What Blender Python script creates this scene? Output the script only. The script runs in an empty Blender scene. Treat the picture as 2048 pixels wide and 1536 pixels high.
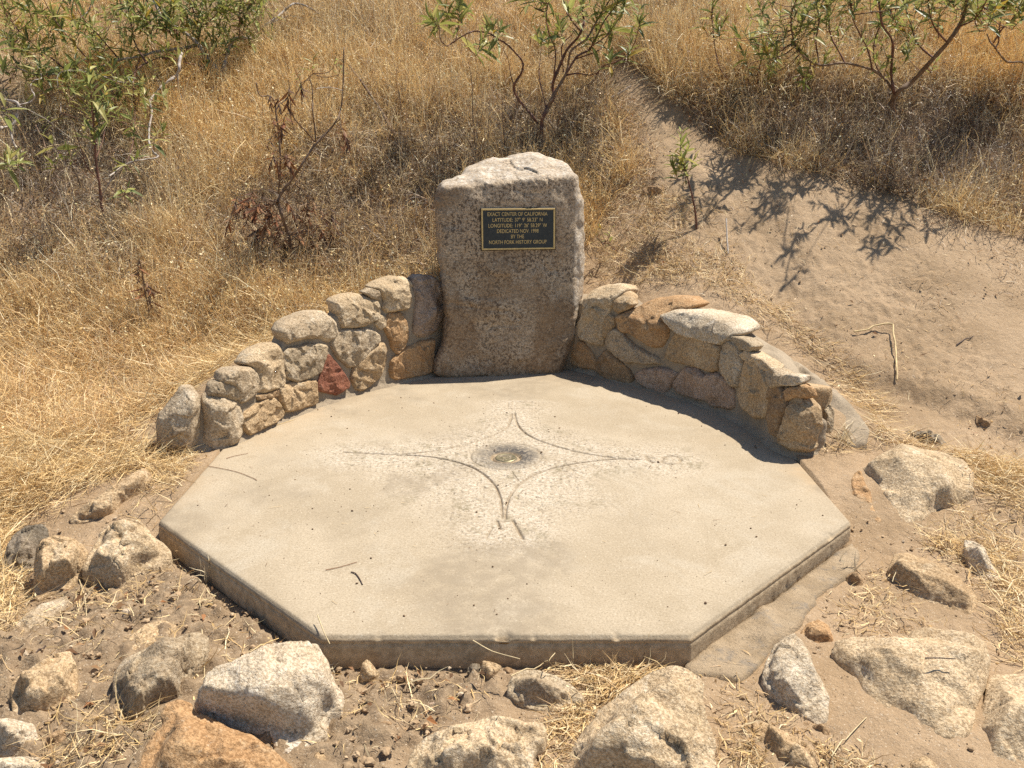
import bpy, bmesh, math, random
import numpy as np
from mathutils import Vector, Matrix
from mathutils.geometry import delaunay_2d_cdt

# ------------------------------------------------------------------ camera, world, sun, exposure
SC = bpy.context.scene
COL = SC.collection
CAM = np.array([-0.0079, -3.2855, 1.3332])
PITCH, ROLL, YAW = [math.radians(a) for a in (16.61, 0.26, 0.56)]
FPX = 1729.6                                   # focal length in pixels of the 2048 px wide photograph
FWD = np.array([math.sin(YAW)*math.cos(PITCH), math.cos(YAW)*math.cos(PITCH), -math.sin(PITCH)])
_r = np.array([math.cos(YAW), -math.sin(YAW), 0.0]); _u = np.cross(_r, FWD)
RGT = math.cos(ROLL)*_r + math.sin(ROLL)*_u
UPV = -math.sin(ROLL)*_r + math.cos(ROLL)*_u
cam = bpy.data.cameras.new('camera'); co = bpy.data.objects.new('camera', cam); COL.objects.link(co)
cam.sensor_fit = 'HORIZONTAL'; cam.sensor_width = 36.0; cam.lens = FPX/2048*36.0
cam.clip_start = 0.05; cam.clip_end = 500
m4 = Matrix(((RGT[0], UPV[0], -FWD[0], CAM[0]), (RGT[1], UPV[1], -FWD[1], CAM[1]), (RGT[2], UPV[2], -FWD[2], CAM[2]), (0, 0, 0, 1)))
co.matrix_world = m4
SC.camera = co

SUN_EL, SUN_AZ = math.radians(64), math.atan2(0.87, 0.50)     # azimuth measured from +y towards +x
w = bpy.data.worlds.new('World'); SC.world = w; w.use_nodes = True
nt = w.node_tree
sky = nt.nodes.new('ShaderNodeTexSky'); sky.sky_type = 'NISHITA'; sky.sun_disc = False
sky.sun_elevation = SUN_EL; sky.sun_rotation = SUN_AZ; sky.altitude = 900; sky.dust_density = 1.2
bg = nt.nodes['Background']; bg.inputs['Strength'].default_value = 0.092
nt.links.new(sky.outputs['Color'], bg.inputs['Color'])
sl = bpy.data.lights.new('sun', 'SUN'); sl.energy = 5.0; sl.angle = math.radians(0.53); sl.color = (1.0, 0.945, 0.85)
so = bpy.data.objects.new('sun', sl); COL.objects.link(so)
sdir = Vector((math.sin(SUN_AZ)*math.cos(SUN_EL), math.cos(SUN_AZ)*math.cos(SUN_EL), math.sin(SUN_EL)))
so.rotation_euler = sdir.to_track_quat('Z', 'Y').to_euler(); so.location = (6, 4, 12)
SC.view_settings.view_transform = 'Standard'; SC.view_settings.look = 'None'
SC.view_settings.exposure = 0.65; SC.view_settings.gamma = 1.0
SC.cycles.use_denoising = False
SC.cycles.max_bounces = 6; SC.cycles.diffuse_bounces = 4; SC.cycles.glossy_bounces = 2
SC.cycles.transmission_bounces = 4; SC.cycles.transparent_max_bounces = 4

rng = np.random.default_rng(7)
random.seed(7)

# ------------------------------------------------------------------ numeric helpers
def _hash(ix, iy, iz, s):
    h = (ix*374761393 + iy*668265263 + iz*2147483647 + s*1274126177).astype(np.int64) & 0xffffffff
    h = ((h ^ (h >> 13))*1274126177) & 0xffffffff
    return ((h ^ (h >> 16)) & 0xffff)/65535.0*2 - 1
def vnoise(P, s=0):
    P = np.asarray(P, float); i = np.floor(P).astype(np.int64); f = P - i; f = f*f*f*(f*(f*6-15)+10)
    o = 0
    for dx in (0, 1):
        wx = f[..., 0] if dx else 1-f[..., 0]
        for dy in (0, 1):
            wy = f[..., 1] if dy else 1-f[..., 1]
            for dz in (0, 1):
                wz = f[..., 2] if dz else 1-f[..., 2]
                o = o + wx*wy*wz*_hash(i[..., 0]+dx, i[..., 1]+dy, i[..., 2]+dz, s)
    return o
def fbm(P, octv=4, s=0, gain=0.5):
    P = np.asarray(P, float); a, o, t = 1.0, 0.0, 0.0
    for k in range(octv):
        o = o + a*vnoise(P*(2.03**k) + 17.3*k, s+k); t += a; a *= gain
    return o/t
def p3(x, y, z=0.0):
    x, y = np.broadcast_arrays(np.asarray(x, float), np.asarray(y, float))
    return np.stack([x, y, np.full(x.shape, 0.0)+z], -1)
def sstep(a, b, x):
    t = np.clip((np.asarray(x, float)-a)/(b-a), 0, 1); return t*t*(3-2*t)
def softplus(x, wd):
    return wd*np.logaddexp(0, np.asarray(x, float)/wd)

RO = 1.32; APO = RO*math.cos(math.pi/8)
def octd(x, y):                                # signed distance-like measure to the octagonal slab edge
    o = -9.0
    for k in range(8):
        o = np.maximum(o, np.cos(k*math.pi/4)*x + np.sin(k*math.pi/4)*y - APO)
    return o
def slab_radius(th):
    o = np.full_like(th, 9.0)
    for k in range(8):
        c = np.cos(th-k*math.pi/4); o = np.where(c > 0.05, np.minimum(o, APO/np.maximum(c, 0.05)), o)
    d = np.degrees(th) % 360
    back = sstep(22, 34, d)*(1-sstep(133, 146, d))
    return o*(1-back) + np.maximum(o, 1.52)*back

SLOPE = math.tan(math.radians(30))
def H0(x, y):
    """terrain height without the fine relief; slab top is z = 0"""
    x = np.asarray(x, float); y = np.asarray(y, float)
    base = -0.085 + 0.091*sstep(-0.62, -0.12, y)
    base = base - 0.13*softplus(-1.45-y, 0.12)
    yb = 1.15 - 0.42*sstep(0.35, 1.1, x) + 0.25*sstep(-0.9, -2.2, x)*0
    hill = SLOPE*softplus(y-yb, 0.22)
    hill = np.where(hill > 4.0, 4.0 + (hill-4.0)*0.55, hill)
    # trail cut and the bank on its right
    bank = 0.10*sstep(0.0, 0.25, y - (3.0 + 0.0*x) + 0.35*(x-1.5)*0)*sstep(1.0, 1.35, x)*(1-sstep(5.0, 7.0, y))
    # rill left of the right-hand soil bank
    step = 0.075*sstep(-0.10, 0.10, (y-0.72)+0.75*(x-1.85)+0.10*fbm(p3(x*3.5, y*3.5, 5.0), 3, 19))*sstep(1.5, 1.8, x)*(1-sstep(2.6, 3.4, x)) 
    rut = sstep(0.9, 1.6, x)*sstep(0.9, 1.5, y)*(1-sstep(3.2, 4.2, y)); q_ = (x*0.62+y*0.78); h_ = 0.022*fbm(p3((x*0.78-y*0.62)*2.6, q_*0.8, 7.0), 3, 15)*rut
    lx = h_ + 0.05*fbm(p3(x*0.7, y*0.7, 3.1), 3, 11)*sstep(0.9, 2.0, np.abs(x)+np.maximum(y, 0)*0.7)
    h = base + hill + bank + step + lx
    th = np.arctan2(y, x); r = np.hypot(x, y); dg = np.degrees(th) % 360
    # earth banked up behind the two curved walls
    top = np.interp(dg, [0, 5, 12, 20, 34, 49, 62, 72, 108, 118, 126, 136, 146, 156, 165, 172, 178, 360], [0, 0.02, 0.13, 0.18, 0.27, 0.33, 0.33, 0.25, 0.28, 0.36, 0.36, 0.33, 0.27, 0.19, 0.10, 0.02, 0, 0])
    rw_ = np.interp(dg, [0, 5, 11, 20, 34, 49, 58, 70, 107, 115, 125, 140, 155, 166, 173, 360], [1.3, 1.22, 1.18, 1.19, 1.24, 1.29, 1.37, 1.44, 1.42, 1.38, 1.3, 1.23, 1.19, 1.2, 1.37, 1.37])
    bk = top*sstep(0.05, 0.13, r-rw_)*(1-sstep(0.16, 0.95, r-rw_))
    h = np.where(bk > 0.002, np.maximum(h, bk) + 0.25*np.minimum(np.maximum(h, 0), bk)*0.3, h)
    d = r - slab_radius(th)
    return np.where(d < 0.0, np.minimum(h, -0.12), h)
def pixdir(px, py):
    return FWD + RGT*((px-1024)/FPX) - UPV*((py-768)/FPX)
def on_z(px, py, z=0.0):
    d = pixdir(px, py); return CAM + d*((z-CAM[2])/d[2])
def on_y(px, py, Y):
    d = pixdir(px, py); return CAM + d*((Y-CAM[1])/d[1])
def on_plane(px, py, P0, N):
    d = pixdir(px, py); return CAM + d*(np.dot(P0-CAM, N)/np.dot(d, N))
def ground(px, py):
    d = pixdir(px, py); ts = np.arange(1.2, 16, 0.02)
    P = CAM + ts[:, None]*d
    below = P[:, 2] <= np.maximum(H0(P[:, 0], P[:, 1]), np.where(octd(P[:, 0], P[:, 1]) < 0, 0.0, -9))
    i = int(np.argmax(below)) if below.any() else len(ts)-1
    return P[i]
def project(P):
    d = P - CAM; zz = d @ FWD
    return 1024 + FPX*(d @ RGT)/zz, 768 - FPX*(d @ UPV)/zz, zz
def inpoly(x, y, poly):
    poly = np.asarray(poly, float); r = np.zeros(np.shape(x), bool); n = len(poly); j = n-1
    for i in range(n):
        xi, yi, xj, yj = *poly[i], *poly[j]
        c = ((yi > y) != (yj > y)) & (x < (xj-xi)*(y-yi)/((yj-yi) if yj != yi else 1e-9) + xi)
        r ^= c; j = i
    return r
def polydist(x, y, poly):
    """signed distance, positive inside"""
    poly = np.asarray(poly, float); d = np.full(np.shape(x), 1e9)
    for i in range(len(poly)):
        a = poly[i]; b = poly[(i+1) % len(poly)]; ab = b-a
        t = np.clip(((x-a[0])*ab[0] + (y-a[1])*ab[1])/(ab @ ab + 1e-12), 0, 1)
        d = np.minimum(d, np.hypot(x-a[0]-t*ab[0], y-a[1]-t*ab[1]))
    return np.where(inpoly(x, y, poly), d, -d)
def gpoly(pts):
    return np.array([ground(*p)[:2] for p in pts])

# ------------------------------------------------------------------ scene helpers
def tag(o, label=None, cat=None, group=None, kind=None):
    if label: o['label'] = label
    if cat: o['category'] = cat
    if group: o['group'] = group
    if kind: o['kind'] = kind
    return o
def link(name, mesh, parent=None, loc=None):
    o = bpy.data.objects.new(name, mesh); COL.objects.link(o)
    if parent is not None: o.parent = parent
    if loc is not None: o.location = loc
    return o
def empty(name, loc):
    o = bpy.data.objects.new(name, None); COL.objects.link(o); o.location = loc; o.empty_display_size = 0.1
    return o
def mesh_np(name, V, quads=None, tris=None, mats=(), smooth=True, attrs=None, matidx=None):
    V = np.asarray(V, np.float32); me = bpy.data.meshes.new(name)
    q = np.zeros((0, 4), np.int32) if quads is None else np.asarray(quads, np.int32).reshape(-1, 4)
    t = np.zeros((0, 3), np.int32) if tris is None else np.asarray(tris, np.int32).reshape(-1, 3)
    me.vertices.add(len(V)); me.vertices.foreach_set('co', V.ravel())
    nl = q.size + t.size; me.loops.add(nl); me.loops.foreach_set('vertex_index', np.concatenate([q.ravel(), t.ravel()]).astype(np.int32))
    st = np.concatenate([np.arange(len(q))*4, q.size + np.arange(len(t))*3]).astype(np.int32)
    me.polygons.add(len(q)+len(t)); me.polygons.foreach_set('loop_start', st)
    me.polygons.foreach_set('use_smooth', np.full(len(q)+len(t), smooth))
    for m in mats: me.materials.append(m)
    if matidx is not None: me.polygons.foreach_set('material_index', np.asarray(matidx, np.int32))
    for k, a in (attrs or {}).items():
        a = np.asarray(a, np.float32)
        if a.shape[1] == 3: a = np.concatenate([a, np.ones((len(a), 1), np.float32)], 1)
        at = me.attributes.new(k, 'FLOAT_COLOR', 'POINT'); at.data.foreach_set('color', a.ravel())
    me.update(calc_edges=True)
    return me
def put(name, V, parent=None, origin=None, **kw):
    """link a mesh given in world coordinates with its origin at `origin` (default: its base centre)"""
    V = np.asarray(V, float)
    if origin is None: origin = np.array([V[:, 0].mean(), V[:, 1].mean(), V[:, 2].min()])
    me = mesh_np(name, V-origin, **kw)
    loc = Vector(origin)
    if parent is not None:
        p, q = parent, Vector((0, 0, 0))
        while p is not None: q += p.location; p = p.parent
        loc = loc - q
    return link(name, me, parent, loc)

# ------------------------------------------------------------------ materials
class NT:
    def __init__(s, name):
        s.m = bpy.data.materials.new(name); s.m.use_nodes = True; s.t = s.m.node_tree
        s.b = s.t.nodes['Principled BSDF']; s.out = s.t.nodes['Material Output']
        s.b.inputs['Specular IOR Level'].default_value = 0.25
    def n(s, typ, **kw):
        nd = s.t.nodes.new(typ)
        for k, v in kw.items():
            if k.startswith('i_'):
                key = k[2:].replace('_', ' ')
                s.set(nd.inputs[key] if key in nd.inputs else nd.inputs[int(key)], v)
            else: setattr(nd, k, v)
        return nd
    def set(s, inp, v):
        if isinstance(v, bpy.types.NodeSocket): s.t.links.new(v, inp)
        else:
            if inp.type == 'RGBA' and len(v) == 3: v = (*v, 1)
            inp.default_value = v
    def vec(s, rnd=True):
        tc = s.n('ShaderNodeTexCoord'); v = tc.outputs['Object']
        if rnd:
            oi = s.n('ShaderNodeObjectInfo'); mu = s.n('ShaderNodeMath', operation='MULTIPLY'); s.set(mu.inputs[0], oi.outputs['Random']); mu.inputs[1].default_value = 37.0
            ad = s.n('ShaderNodeVectorMath', operation='ADD'); s.set(ad.inputs[0], v); s.set(ad.inputs[1], mu.outputs[0]); v = ad.outputs[0]
        return v
    def noise(s, v, scale, detail=4, rough=0.6, dist=0.0):
        nd = s.n('ShaderNodeTexNoise'); s.set(nd.inputs['Vector'], v); nd.inputs['Scale'].default_value = scale
        nd.inputs['Detail'].default_value = detail; nd.inputs['Roughness'].default_value = rough; nd.inputs['Distortion'].default_value = dist
        return nd.outputs['Fac']
    def voro(s, v, scale, feature='F1', out='Distance'):
        nd = s.n('ShaderNodeTexVoronoi', feature=feature); s.set(nd.inputs['Vector'], v); nd.inputs['Scale'].default_value = scale
        return nd.outputs[out]
    def ramp(s, f, a, b, lo=0.0, hi=1.0):
        nd = s.n('ShaderNodeMapRange', interpolation_type='SMOOTHSTEP'); s.set(nd.inputs['Value'], f)
        nd.inputs['From Min'].default_value = a; nd.inputs['From Max'].default_value = b
        nd.inputs['To Min'].default_value = lo; nd.inputs['To Max'].default_value = hi
        return nd.outputs[0]
    def mix(s, f, a, b, mode='MIX'):
        nd = s.n('ShaderNodeMix', data_type='RGBA', blend_type=mode)
        s.set(nd.inputs[0], f); s.set(nd.inputs[6], a); s.set(nd.inputs[7], b); return nd.outputs[2]
    def math(s, op, a, b):
        nd = s.n('ShaderNodeMath', operation=op); s.set(nd.inputs[0], a); s.set(nd.inputs[1], b); return nd.outputs[0]
    def attr(s, name):
        nd = s.n('ShaderNodeAttribute', attribute_name=name); return nd
    def sep(s, c):
        nd = s.n('ShaderNodeSeparateColor'); s.set(nd.inputs[0], c); return nd.outputs
    def bump(s, h, strength=0.5, dist=0.01, prev=None):
        nd = s.n('ShaderNodeBump'); s.set(nd.inputs['Height'], h); nd.inputs['Strength'].default_value = strength; nd.inputs['Distance'].default_value = dist
        if prev is not None: s.set(nd.inputs['Normal'], prev)
        return nd.outputs[0]
    def done(s, col, rough=0.9, normal=None):
        s.set(s.b.inputs['Base Color'], col); s.set(s.b.inputs['Roughness'], rough)
        if normal is not None: s.set(s.b.inputs['Normal'], normal)
        return s.m

def rock_mat(name, c1, c2, c3, speck=0.5, white=0.35, scale=1.0, bump=0.6, dark=(0.035, 0.03, 0.026)):
    """granite-like rock: two broad tones, a weathering tone, fine dark and light grains"""
    k = NT(name); v = k.vec(); v0 = k.vec(False)
    a = k.ramp(k.noise(v, 5*scale, 5, 0.62, 0.4), 0.38, 0.62)
    c = k.mix(a, c1, c2)
    c = k.mix(k.ramp(k.noise(v, 11*scale, 6, 0.7, 0.8), 0.52, 0.7, 0, 0.85), c, c3)
    g = k.noise(v, 130, 3, 0.7); g2 = k.noise(v, 60, 4, 0.75)
    c = k.mix(k.ramp(g, 0.40, 0.60, 0.0, 0.75), c, k.mix(1.0, c, (0.50, 0.44, 0.37), 'MULTIPLY'))
    c = k.mix(k.ramp(g2, 0.58, 0.72, 0, white), c, (0.76, 0.66, 0.50))
    c = k.mix(k.math('MULTIPLY', k.ramp(k.noise(v, 95, 2, 0.5), 0.60, 0.68, 0, 1), k.ramp(k.noise(v, 14, 3, 0.6), 0.4, 0.66, 0.1*speck, speck)), c, dark)
    h1 = k.noise(v, 28*scale, 6, 0.7); h2 = k.noise(v, 120, 4, 0.7)
    nrm = k.bump(h1, bump*1.2, 0.025); nrm = k.bump(h2, bump*1.0, 0.005, nrm)
    if name == 'monument_granite':                     # coarse black mica and grown-in dark stains
        c = k.mix(k.math('MULTIPLY', k.ramp(k.noise(v, 62, 3, 0.75), 0.51, 0.57), k.ramp(k.noise(v, 5, 4, 0.65), 0.36, 0.6, 0.35, 0.9)), c, (0.085, 0.06, 0.042))
        c = k.mix(k.ramp(k.noise(v, 4.5, 5, 0.7, 0.4), 0.5, 0.68, 0, 0.5), c, (0.20, 0.13, 0.075))
        sz = k.n('ShaderNodeSeparateXYZ'); k.set(sz.inputs[0], v0)
        low = k.math('MULTIPLY', k.ramp(sz.outputs['Z'], 0.75, 0.2, 0, 1), k.ramp(k.noise(v, 3.5, 5, 0.65, 0.5), 0.32, 0.6))
        c = k.mix(k.math('MULTIPLY', low, 0.55), c, (0.27, 0.165, 0.085))
    if name == 'monument_granite':                     # fresh pale rock where the top has spalled
        at = k.sep(k.attr('fresh').outputs['Color'])
        c = k.mix(k.math('MULTIPLY', at[0], k.ramp(k.noise(v, 12, 6, 0.75), 0.36, 0.62, 0.2, 0.95)), c, k.mix(k.ramp(k.noise(v, 45, 5, 0.75), 0.38, 0.62), (0.44, 0.345, 0.24), (0.66, 0.585, 0.48)))
    return k.done(c, 0.92, nrm)

M = {}
M['tan'] = rock_mat('tan_rock', (0.60, 0.435, 0.255), (0.47, 0.325, 0.18), (0.65, 0.51, 0.335), 0.5)
M['pale'] = rock_mat('pale_rock', (0.66, 0.505, 0.32), (0.53, 0.395, 0.24), (0.73, 0.61, 0.44), 0.6, 0.5)
M['white'] = rock_mat('white_rock', (0.71, 0.59, 0.43), (0.58, 0.465, 0.32), (0.78, 0.69, 0.56), 0.65, 0.6)
M['grey'] = rock_mat('grey_rock', (0.51, 0.40, 0.26), (0.37, 0.28, 0.18), (0.60, 0.495, 0.355), 0.85, 0.5)
M['greytan'] = rock_mat('greyish_tan_rock', (0.60, 0.475, 0.32), (0.46, 0.35, 0.225), (0.68, 0.57, 0.42), 0.75, 0.45)
M['orange'] = rock_mat('orange_rock', (0.56, 0.355, 0.18), (0.47, 0.28, 0.135), (0.60, 0.43, 0.255), 0.35)
M['brown'] = rock_mat('brown_rock', (0.43, 0.285, 0.155), (0.34, 0.22, 0.12), (0.50, 0.36, 0.21), 0.4)
M['pink'] = rock_mat('pinkish_rock', (0.52, 0.37, 0.26), (0.42, 0.29, 0.195), (0.62, 0.49, 0.37), 0.7, 0.5)
M['red'] = rock_mat('red_rock', (0.37, 0.155, 0.09), (0.27, 0.105, 0.065), (0.46, 0.25, 0.165), 0.3, 0.15)
M['purple'] = rock_mat('purplish_rock', (0.46, 0.345, 0.255), (0.36, 0.265, 0.195), (0.56, 0.44, 0.335), 0.6, 0.4)
M['dark'] = rock_mat('dark_rock', (0.30, 0.24, 0.17), (0.21, 0.17, 0.12), (0.40, 0.325, 0.24), 0.8, 0.3)
M['monument'] = rock_mat('monument_granite', (0.56, 0.44, 0.305), (0.42, 0.31, 0.20), (0.65, 0.545, 0.41), 0.8, 0.75, 0.7)

def mk_mortar():
    k = NT('mortar'); v = k.vec(False)
    c = k.mix(k.ramp(k.noise(v, 9, 5, 0.65), 0.35, 0.65), (0.29, 0.225, 0.15), (0.38, 0.30, 0.205))
    c = k.mix(k.ramp(k.noise(v, 150, 3, 0.7), 0.45, 0.7, 0, 0.6), c, (0.16, 0.13, 0.10))
    n1 = k.bump(k.noise(v, 60, 6, 0.75), 0.7, 0.01)
    return k.done(c, 0.95, n1)
M['mortar'] = mk_mortar()

def mk_concrete():
    k = NT('concrete'); v = k.vec(False); at = k.attr('mark'); R, G, B = k.sep(at.outputs['Color'])[:3]
    big = k.noise(v, 2.2, 6, 0.62, 0.3)
    c = k.mix(k.ramp(big, 0.35, 0.65), (0.35, 0.278, 0.186), (0.41, 0.332, 0.23))
    c = k.mix(k.ramp(k.noise(v, 3.1, 6, 0.7, 0.6), 0.48, 0.7, 0, 0.6), c, (0.44, 0.375, 0.28))
    c = k.mix(k.ramp(k.noise(v, 5.5, 6, 0.65, 0.8), 0.5, 0.72, 0, 0.7), c, (0.33, 0.26, 0.17))
    # fine sand grain
    g = k.noise(v, 150, 4, 0.8)
    c = k.mix(k.ramp(g, 0.36, 0.56, 0.55, 0.0), c, (0.19, 0.145, 0.09))
    c = k.mix(k.ramp(k.noise(v, 130, 3, 0.7), 0.57, 0.70, 0, 0.65), c, (0.56, 0.48, 0.36))
    # worn zone around the star: exposed pale aggregate with dark pits and tan blotches
    wear = k.math('MULTIPLY', R, k.ramp(k.noise(v, 9, 5, 0.7), 0.3, 0.62, 0.25, 1))
    c = k.mix(k.math('MULTIPLY', wear, 0.6), c, k.mix(k.ramp(k.noise(v, 75, 4, 0.75), 0.4, 0.62), (0.36, 0.285, 0.195), (0.64, 0.565, 0.455)))
    Rw = k.ramp(R, 0.0, 0.8, 0.03, 1)
    pit = k.math('MULTIPLY', k.ramp(k.noise(v, 70, 3, 0.7), 0.56, 0.62), Rw)
    c = k.mix(k.math('MULTIPLY', pit, 0.6), c, (0.12, 0.09, 0.065))
    stain = k.math('MULTIPLY', k.ramp(k.noise(v, 7, 5, 0.65, 0.5), 0.52, 0.66), k.ramp(k.noise(v, 40, 4, 0.8), 0.4, 0.6))
    c = k.mix(k.math('MULTIPLY', k.math('MULTIPLY', stain, Rw), 0.9), c, (0.20, 0.16, 0.095))
    # dark ring by the survey disc, dirt in the grooves
    ring = k.math('MULTIPLY', G, k.ramp(k.noise(v, 45, 5, 0.75, 1.0), 0.34, 0.56, 0.25, 1))
    c = k.mix(k.math('MULTIPLY', ring, 0.95), c, (0.062, 0.056, 0.052))
    c = k.mix(k.math('MULTIPLY', B, k.ramp(k.noise(v, 30, 3, 0.6), 0.32, 0.6, 0.2, 0.65)), c, (0.20, 0.145, 0.09))
    # earth blown and washed over the edges
    du = k.sep(k.attr('dust').outputs['Color'])
    c = k.mix(k.math('MULTIPLY', du[0], k.ramp(k.noise(v, 7, 6, 0.7, 0.6), 0.36, 0.6, 0.1, 0.85)), c, (0.40, 0.285, 0.165))
    c = k.mix(k.math('MULTIPLY', du[1], k.ramp(k.noise(v, 16, 5, 0.7), 0.33, 0.6, 0.1, 0.8)), c, (0.235, 0.185, 0.125))
    # side faces: rougher and browner cement
    geo = k.n('ShaderNodeNewGeometry'); nz = k.n('ShaderNodeSeparateXYZ'); k.set(nz.inputs[0], geo.outputs['Position'])
    side = k.ramp(nz.outputs['Z'], -0.016, -0.006, 1, 0)
    c = k.mix(k.math('MULTIPLY', side, 0.8), c, k.mix(k.ramp(k.noise(v, 40, 6, 0.8), 0.38, 0.62), (0.30, 0.215, 0.125), (0.48, 0.365, 0.23)))
    h = k.math('ADD', k.noise(v, 190, 3, 0.7), k.math('MULTIPLY', k.math('MULTIPLY', k.noise(v, 70, 5, 0.75), 2.0), k.math('ADD', R, side)))
    return k.done(c, 0.88, k.bump(h, 0.45, 0.004))
M['concrete'] = mk_concrete()

def mk_soil():
    k = NT('soil'); v = k.vec(False); at = k.attr('zone'); R, G, B = k.sep(at.outputs['Color'])[:3]
    c = k.mix(k.ramp(k.noise(v, 2.5, 6, 0.65), 0.35, 0.65), (0.31, 0.21, 0.118), (0.40, 0.28, 0.168))
    c = k.mix(k.ramp(k.noise(v, 22, 6, 0.75), 0.42, 0.7, 0, 0.6), c, (0.30, 0.205, 0.12))
    # clods: darker, cooler earth
    c = k.mix(k.math('MULTIPLY', G, k.ramp(k.noise(v, 5, 5, 0.7), 0.3, 0.6, 0.55, 1)), c, k.mix(k.ramp(k.noise(v, 35, 5, 0.7), 0.35, 0.65), (0.20, 0.138, 0.083), (0.33, 0.235, 0.142)))
    # thatch and leaf litter, with shade under brush and hill grass painted in
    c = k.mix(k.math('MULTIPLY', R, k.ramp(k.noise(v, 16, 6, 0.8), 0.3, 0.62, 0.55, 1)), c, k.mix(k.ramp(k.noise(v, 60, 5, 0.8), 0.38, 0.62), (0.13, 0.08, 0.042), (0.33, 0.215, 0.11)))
    # sand grains and little stones
    c = k.mix(k.ramp(k.noise(v, 170, 2, 0.6), 0.61, 0.70, 0, 0.65), c, (0.60, 0.50, 0.37))
    c = k.mix(k.ramp(k.noise(v, 140, 3, 0.7), 0.58, 0.72, 0, 0.7), c, (0.15, 0.10, 0.06))
    n1 = k.bump(k.noise(v, 26, 6, 0.75), 0.7, 0.025); n1 = k.bump(k.noise(v, 110, 4, 0.75), 0.55, 0.006, n1)
    return k.done(c, 0.97, n1)
M['soil'] = mk_soil()

def mk_blade(name, trans=0.25, rough=0.65, spec=0.2):
    k = NT(name); at = k.attr('col'); c = at.outputs['Color']
    k.b.inputs['Specular IOR Level'].default_value = spec
    k.set(k.b.inputs['Base Color'], c); k.b.inputs['Roughness'].default_value = rough
    tr = k.n('ShaderNodeBsdfTranslucent'); k.set(tr.inputs['Color'], c)
    mx = k.n('ShaderNodeMixShader'); mx.inputs[0].default_value = trans
    k.t.links.new(k.b.outputs[0], mx.inputs[1]); k.t.links.new(tr.outputs[0], mx.inputs[2]); k.t.links.new(mx.outputs[0], k.out.inputs[0])
    return k.m
M['straw'] = mk_blade('dry_grass', 0.18, 0.5, 0.35)
M['leaf'] = mk_blade('green_leaf', 0.38, 0.45, 0.3)
M['deadleaf'] = mk_blade('dead_leaf', 0.2, 0.7, 0.2)

def mk_bark(name, a, b, c3):
    k = NT(name); v = k.vec(False)
    c = k.mix(k.ramp(k.noise(v, 14, 5, 0.7), 0.38, 0.62), a, b)
    c = k.mix(k.ramp(k.noise(v, 60, 4, 0.7), 0.5, 0.7, 0, 0.7), c, c3)
    return k.done(c, 0.75, k.bump(k.noise(v, 90, 4, 0.7), 0.5, 0.004))
M['redbark'] = mk_bark('reddish_bark', (0.16, 0.07, 0.045), (0.10, 0.05, 0.035), (0.24, 0.16, 0.11))
M['greybark'] = mk_bark('grey_bark', (0.42, 0.36, 0.30), (0.26, 0.21, 0.17), (0.54, 0.49, 0.43))
M['brownbark'] = mk_bark('brown_bark', (0.20, 0.125, 0.075), (0.13, 0.08, 0.05), (0.31, 0.23, 0.16))

def mk_metal(name, c, rough, met, bump=0.15):
    k = NT(name); v = k.vec(False)
    cc = k.mix(k.ramp(k.noise(v, 60, 5, 0.7), 0.4, 0.65, 0, 0.5), c, tuple(x*0.6 for x in c))
    k.b.inputs['Metallic'].default_value = met
    return k.done(cc, rough, k.bump(k.noise(v, 400, 3, 0.6), bump, 0.001))
M['plate'] = mk_metal('plaque_field', (0.052, 0.055, 0.052), 0.55, 0.35)
M['gold'] = mk_metal('plaque_gold', (0.62, 0.45, 0.19), 0.5, 0.2, 0.05)
M['edge'] = mk_metal('plaque_edge', (0.03, 0.024, 0.022), 0.5, 0.4)
M['disc'] = mk_metal('bronze_disc', (0.26, 0.22, 0.13), 0.42, 0.6)

# ------------------------------------------------------------------ terrain
DARKZ = [  # thatch and leaf litter darkened with painted brush shade, outlined on the ground
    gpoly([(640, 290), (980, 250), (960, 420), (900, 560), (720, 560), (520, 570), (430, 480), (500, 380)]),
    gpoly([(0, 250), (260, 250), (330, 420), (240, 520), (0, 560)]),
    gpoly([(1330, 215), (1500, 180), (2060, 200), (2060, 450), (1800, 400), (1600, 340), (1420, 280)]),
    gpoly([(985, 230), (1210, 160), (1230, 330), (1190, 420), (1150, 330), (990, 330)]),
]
BARE = gpoly([(1225, 120), (1300, 165), (1345, 215), (1400, 245), (1440, 300), (1560, 335), (1740, 385), (1860, 430), (2060, 490), (2300, 560), (2300, 1000), (2060, 940), (1960, 930), (1880, 850), (1780, 800), (1640, 715), (1500, 650), (1330, 590), (1180, 580), (1175, 500), (1230, 400), (1290, 330), (1245, 220)])
STRAWL = gpoly([(-300, 590), (0, 560), (420, 585), (620, 560), (760, 540), (880, 500), (872, 560), (740, 580), (580, 660), (450, 740), (320, 850), (300, 930), (180, 990), (0, 1020), (-300, 1050)])
CLODS = gpoly([(60, 1210), (200, 1150), (330, 1130), (640, 1290), (1000, 1310), (1010, 1390), (880, 1460), (700, 1560), (0, 1600), (-100, 1350)])

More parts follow.
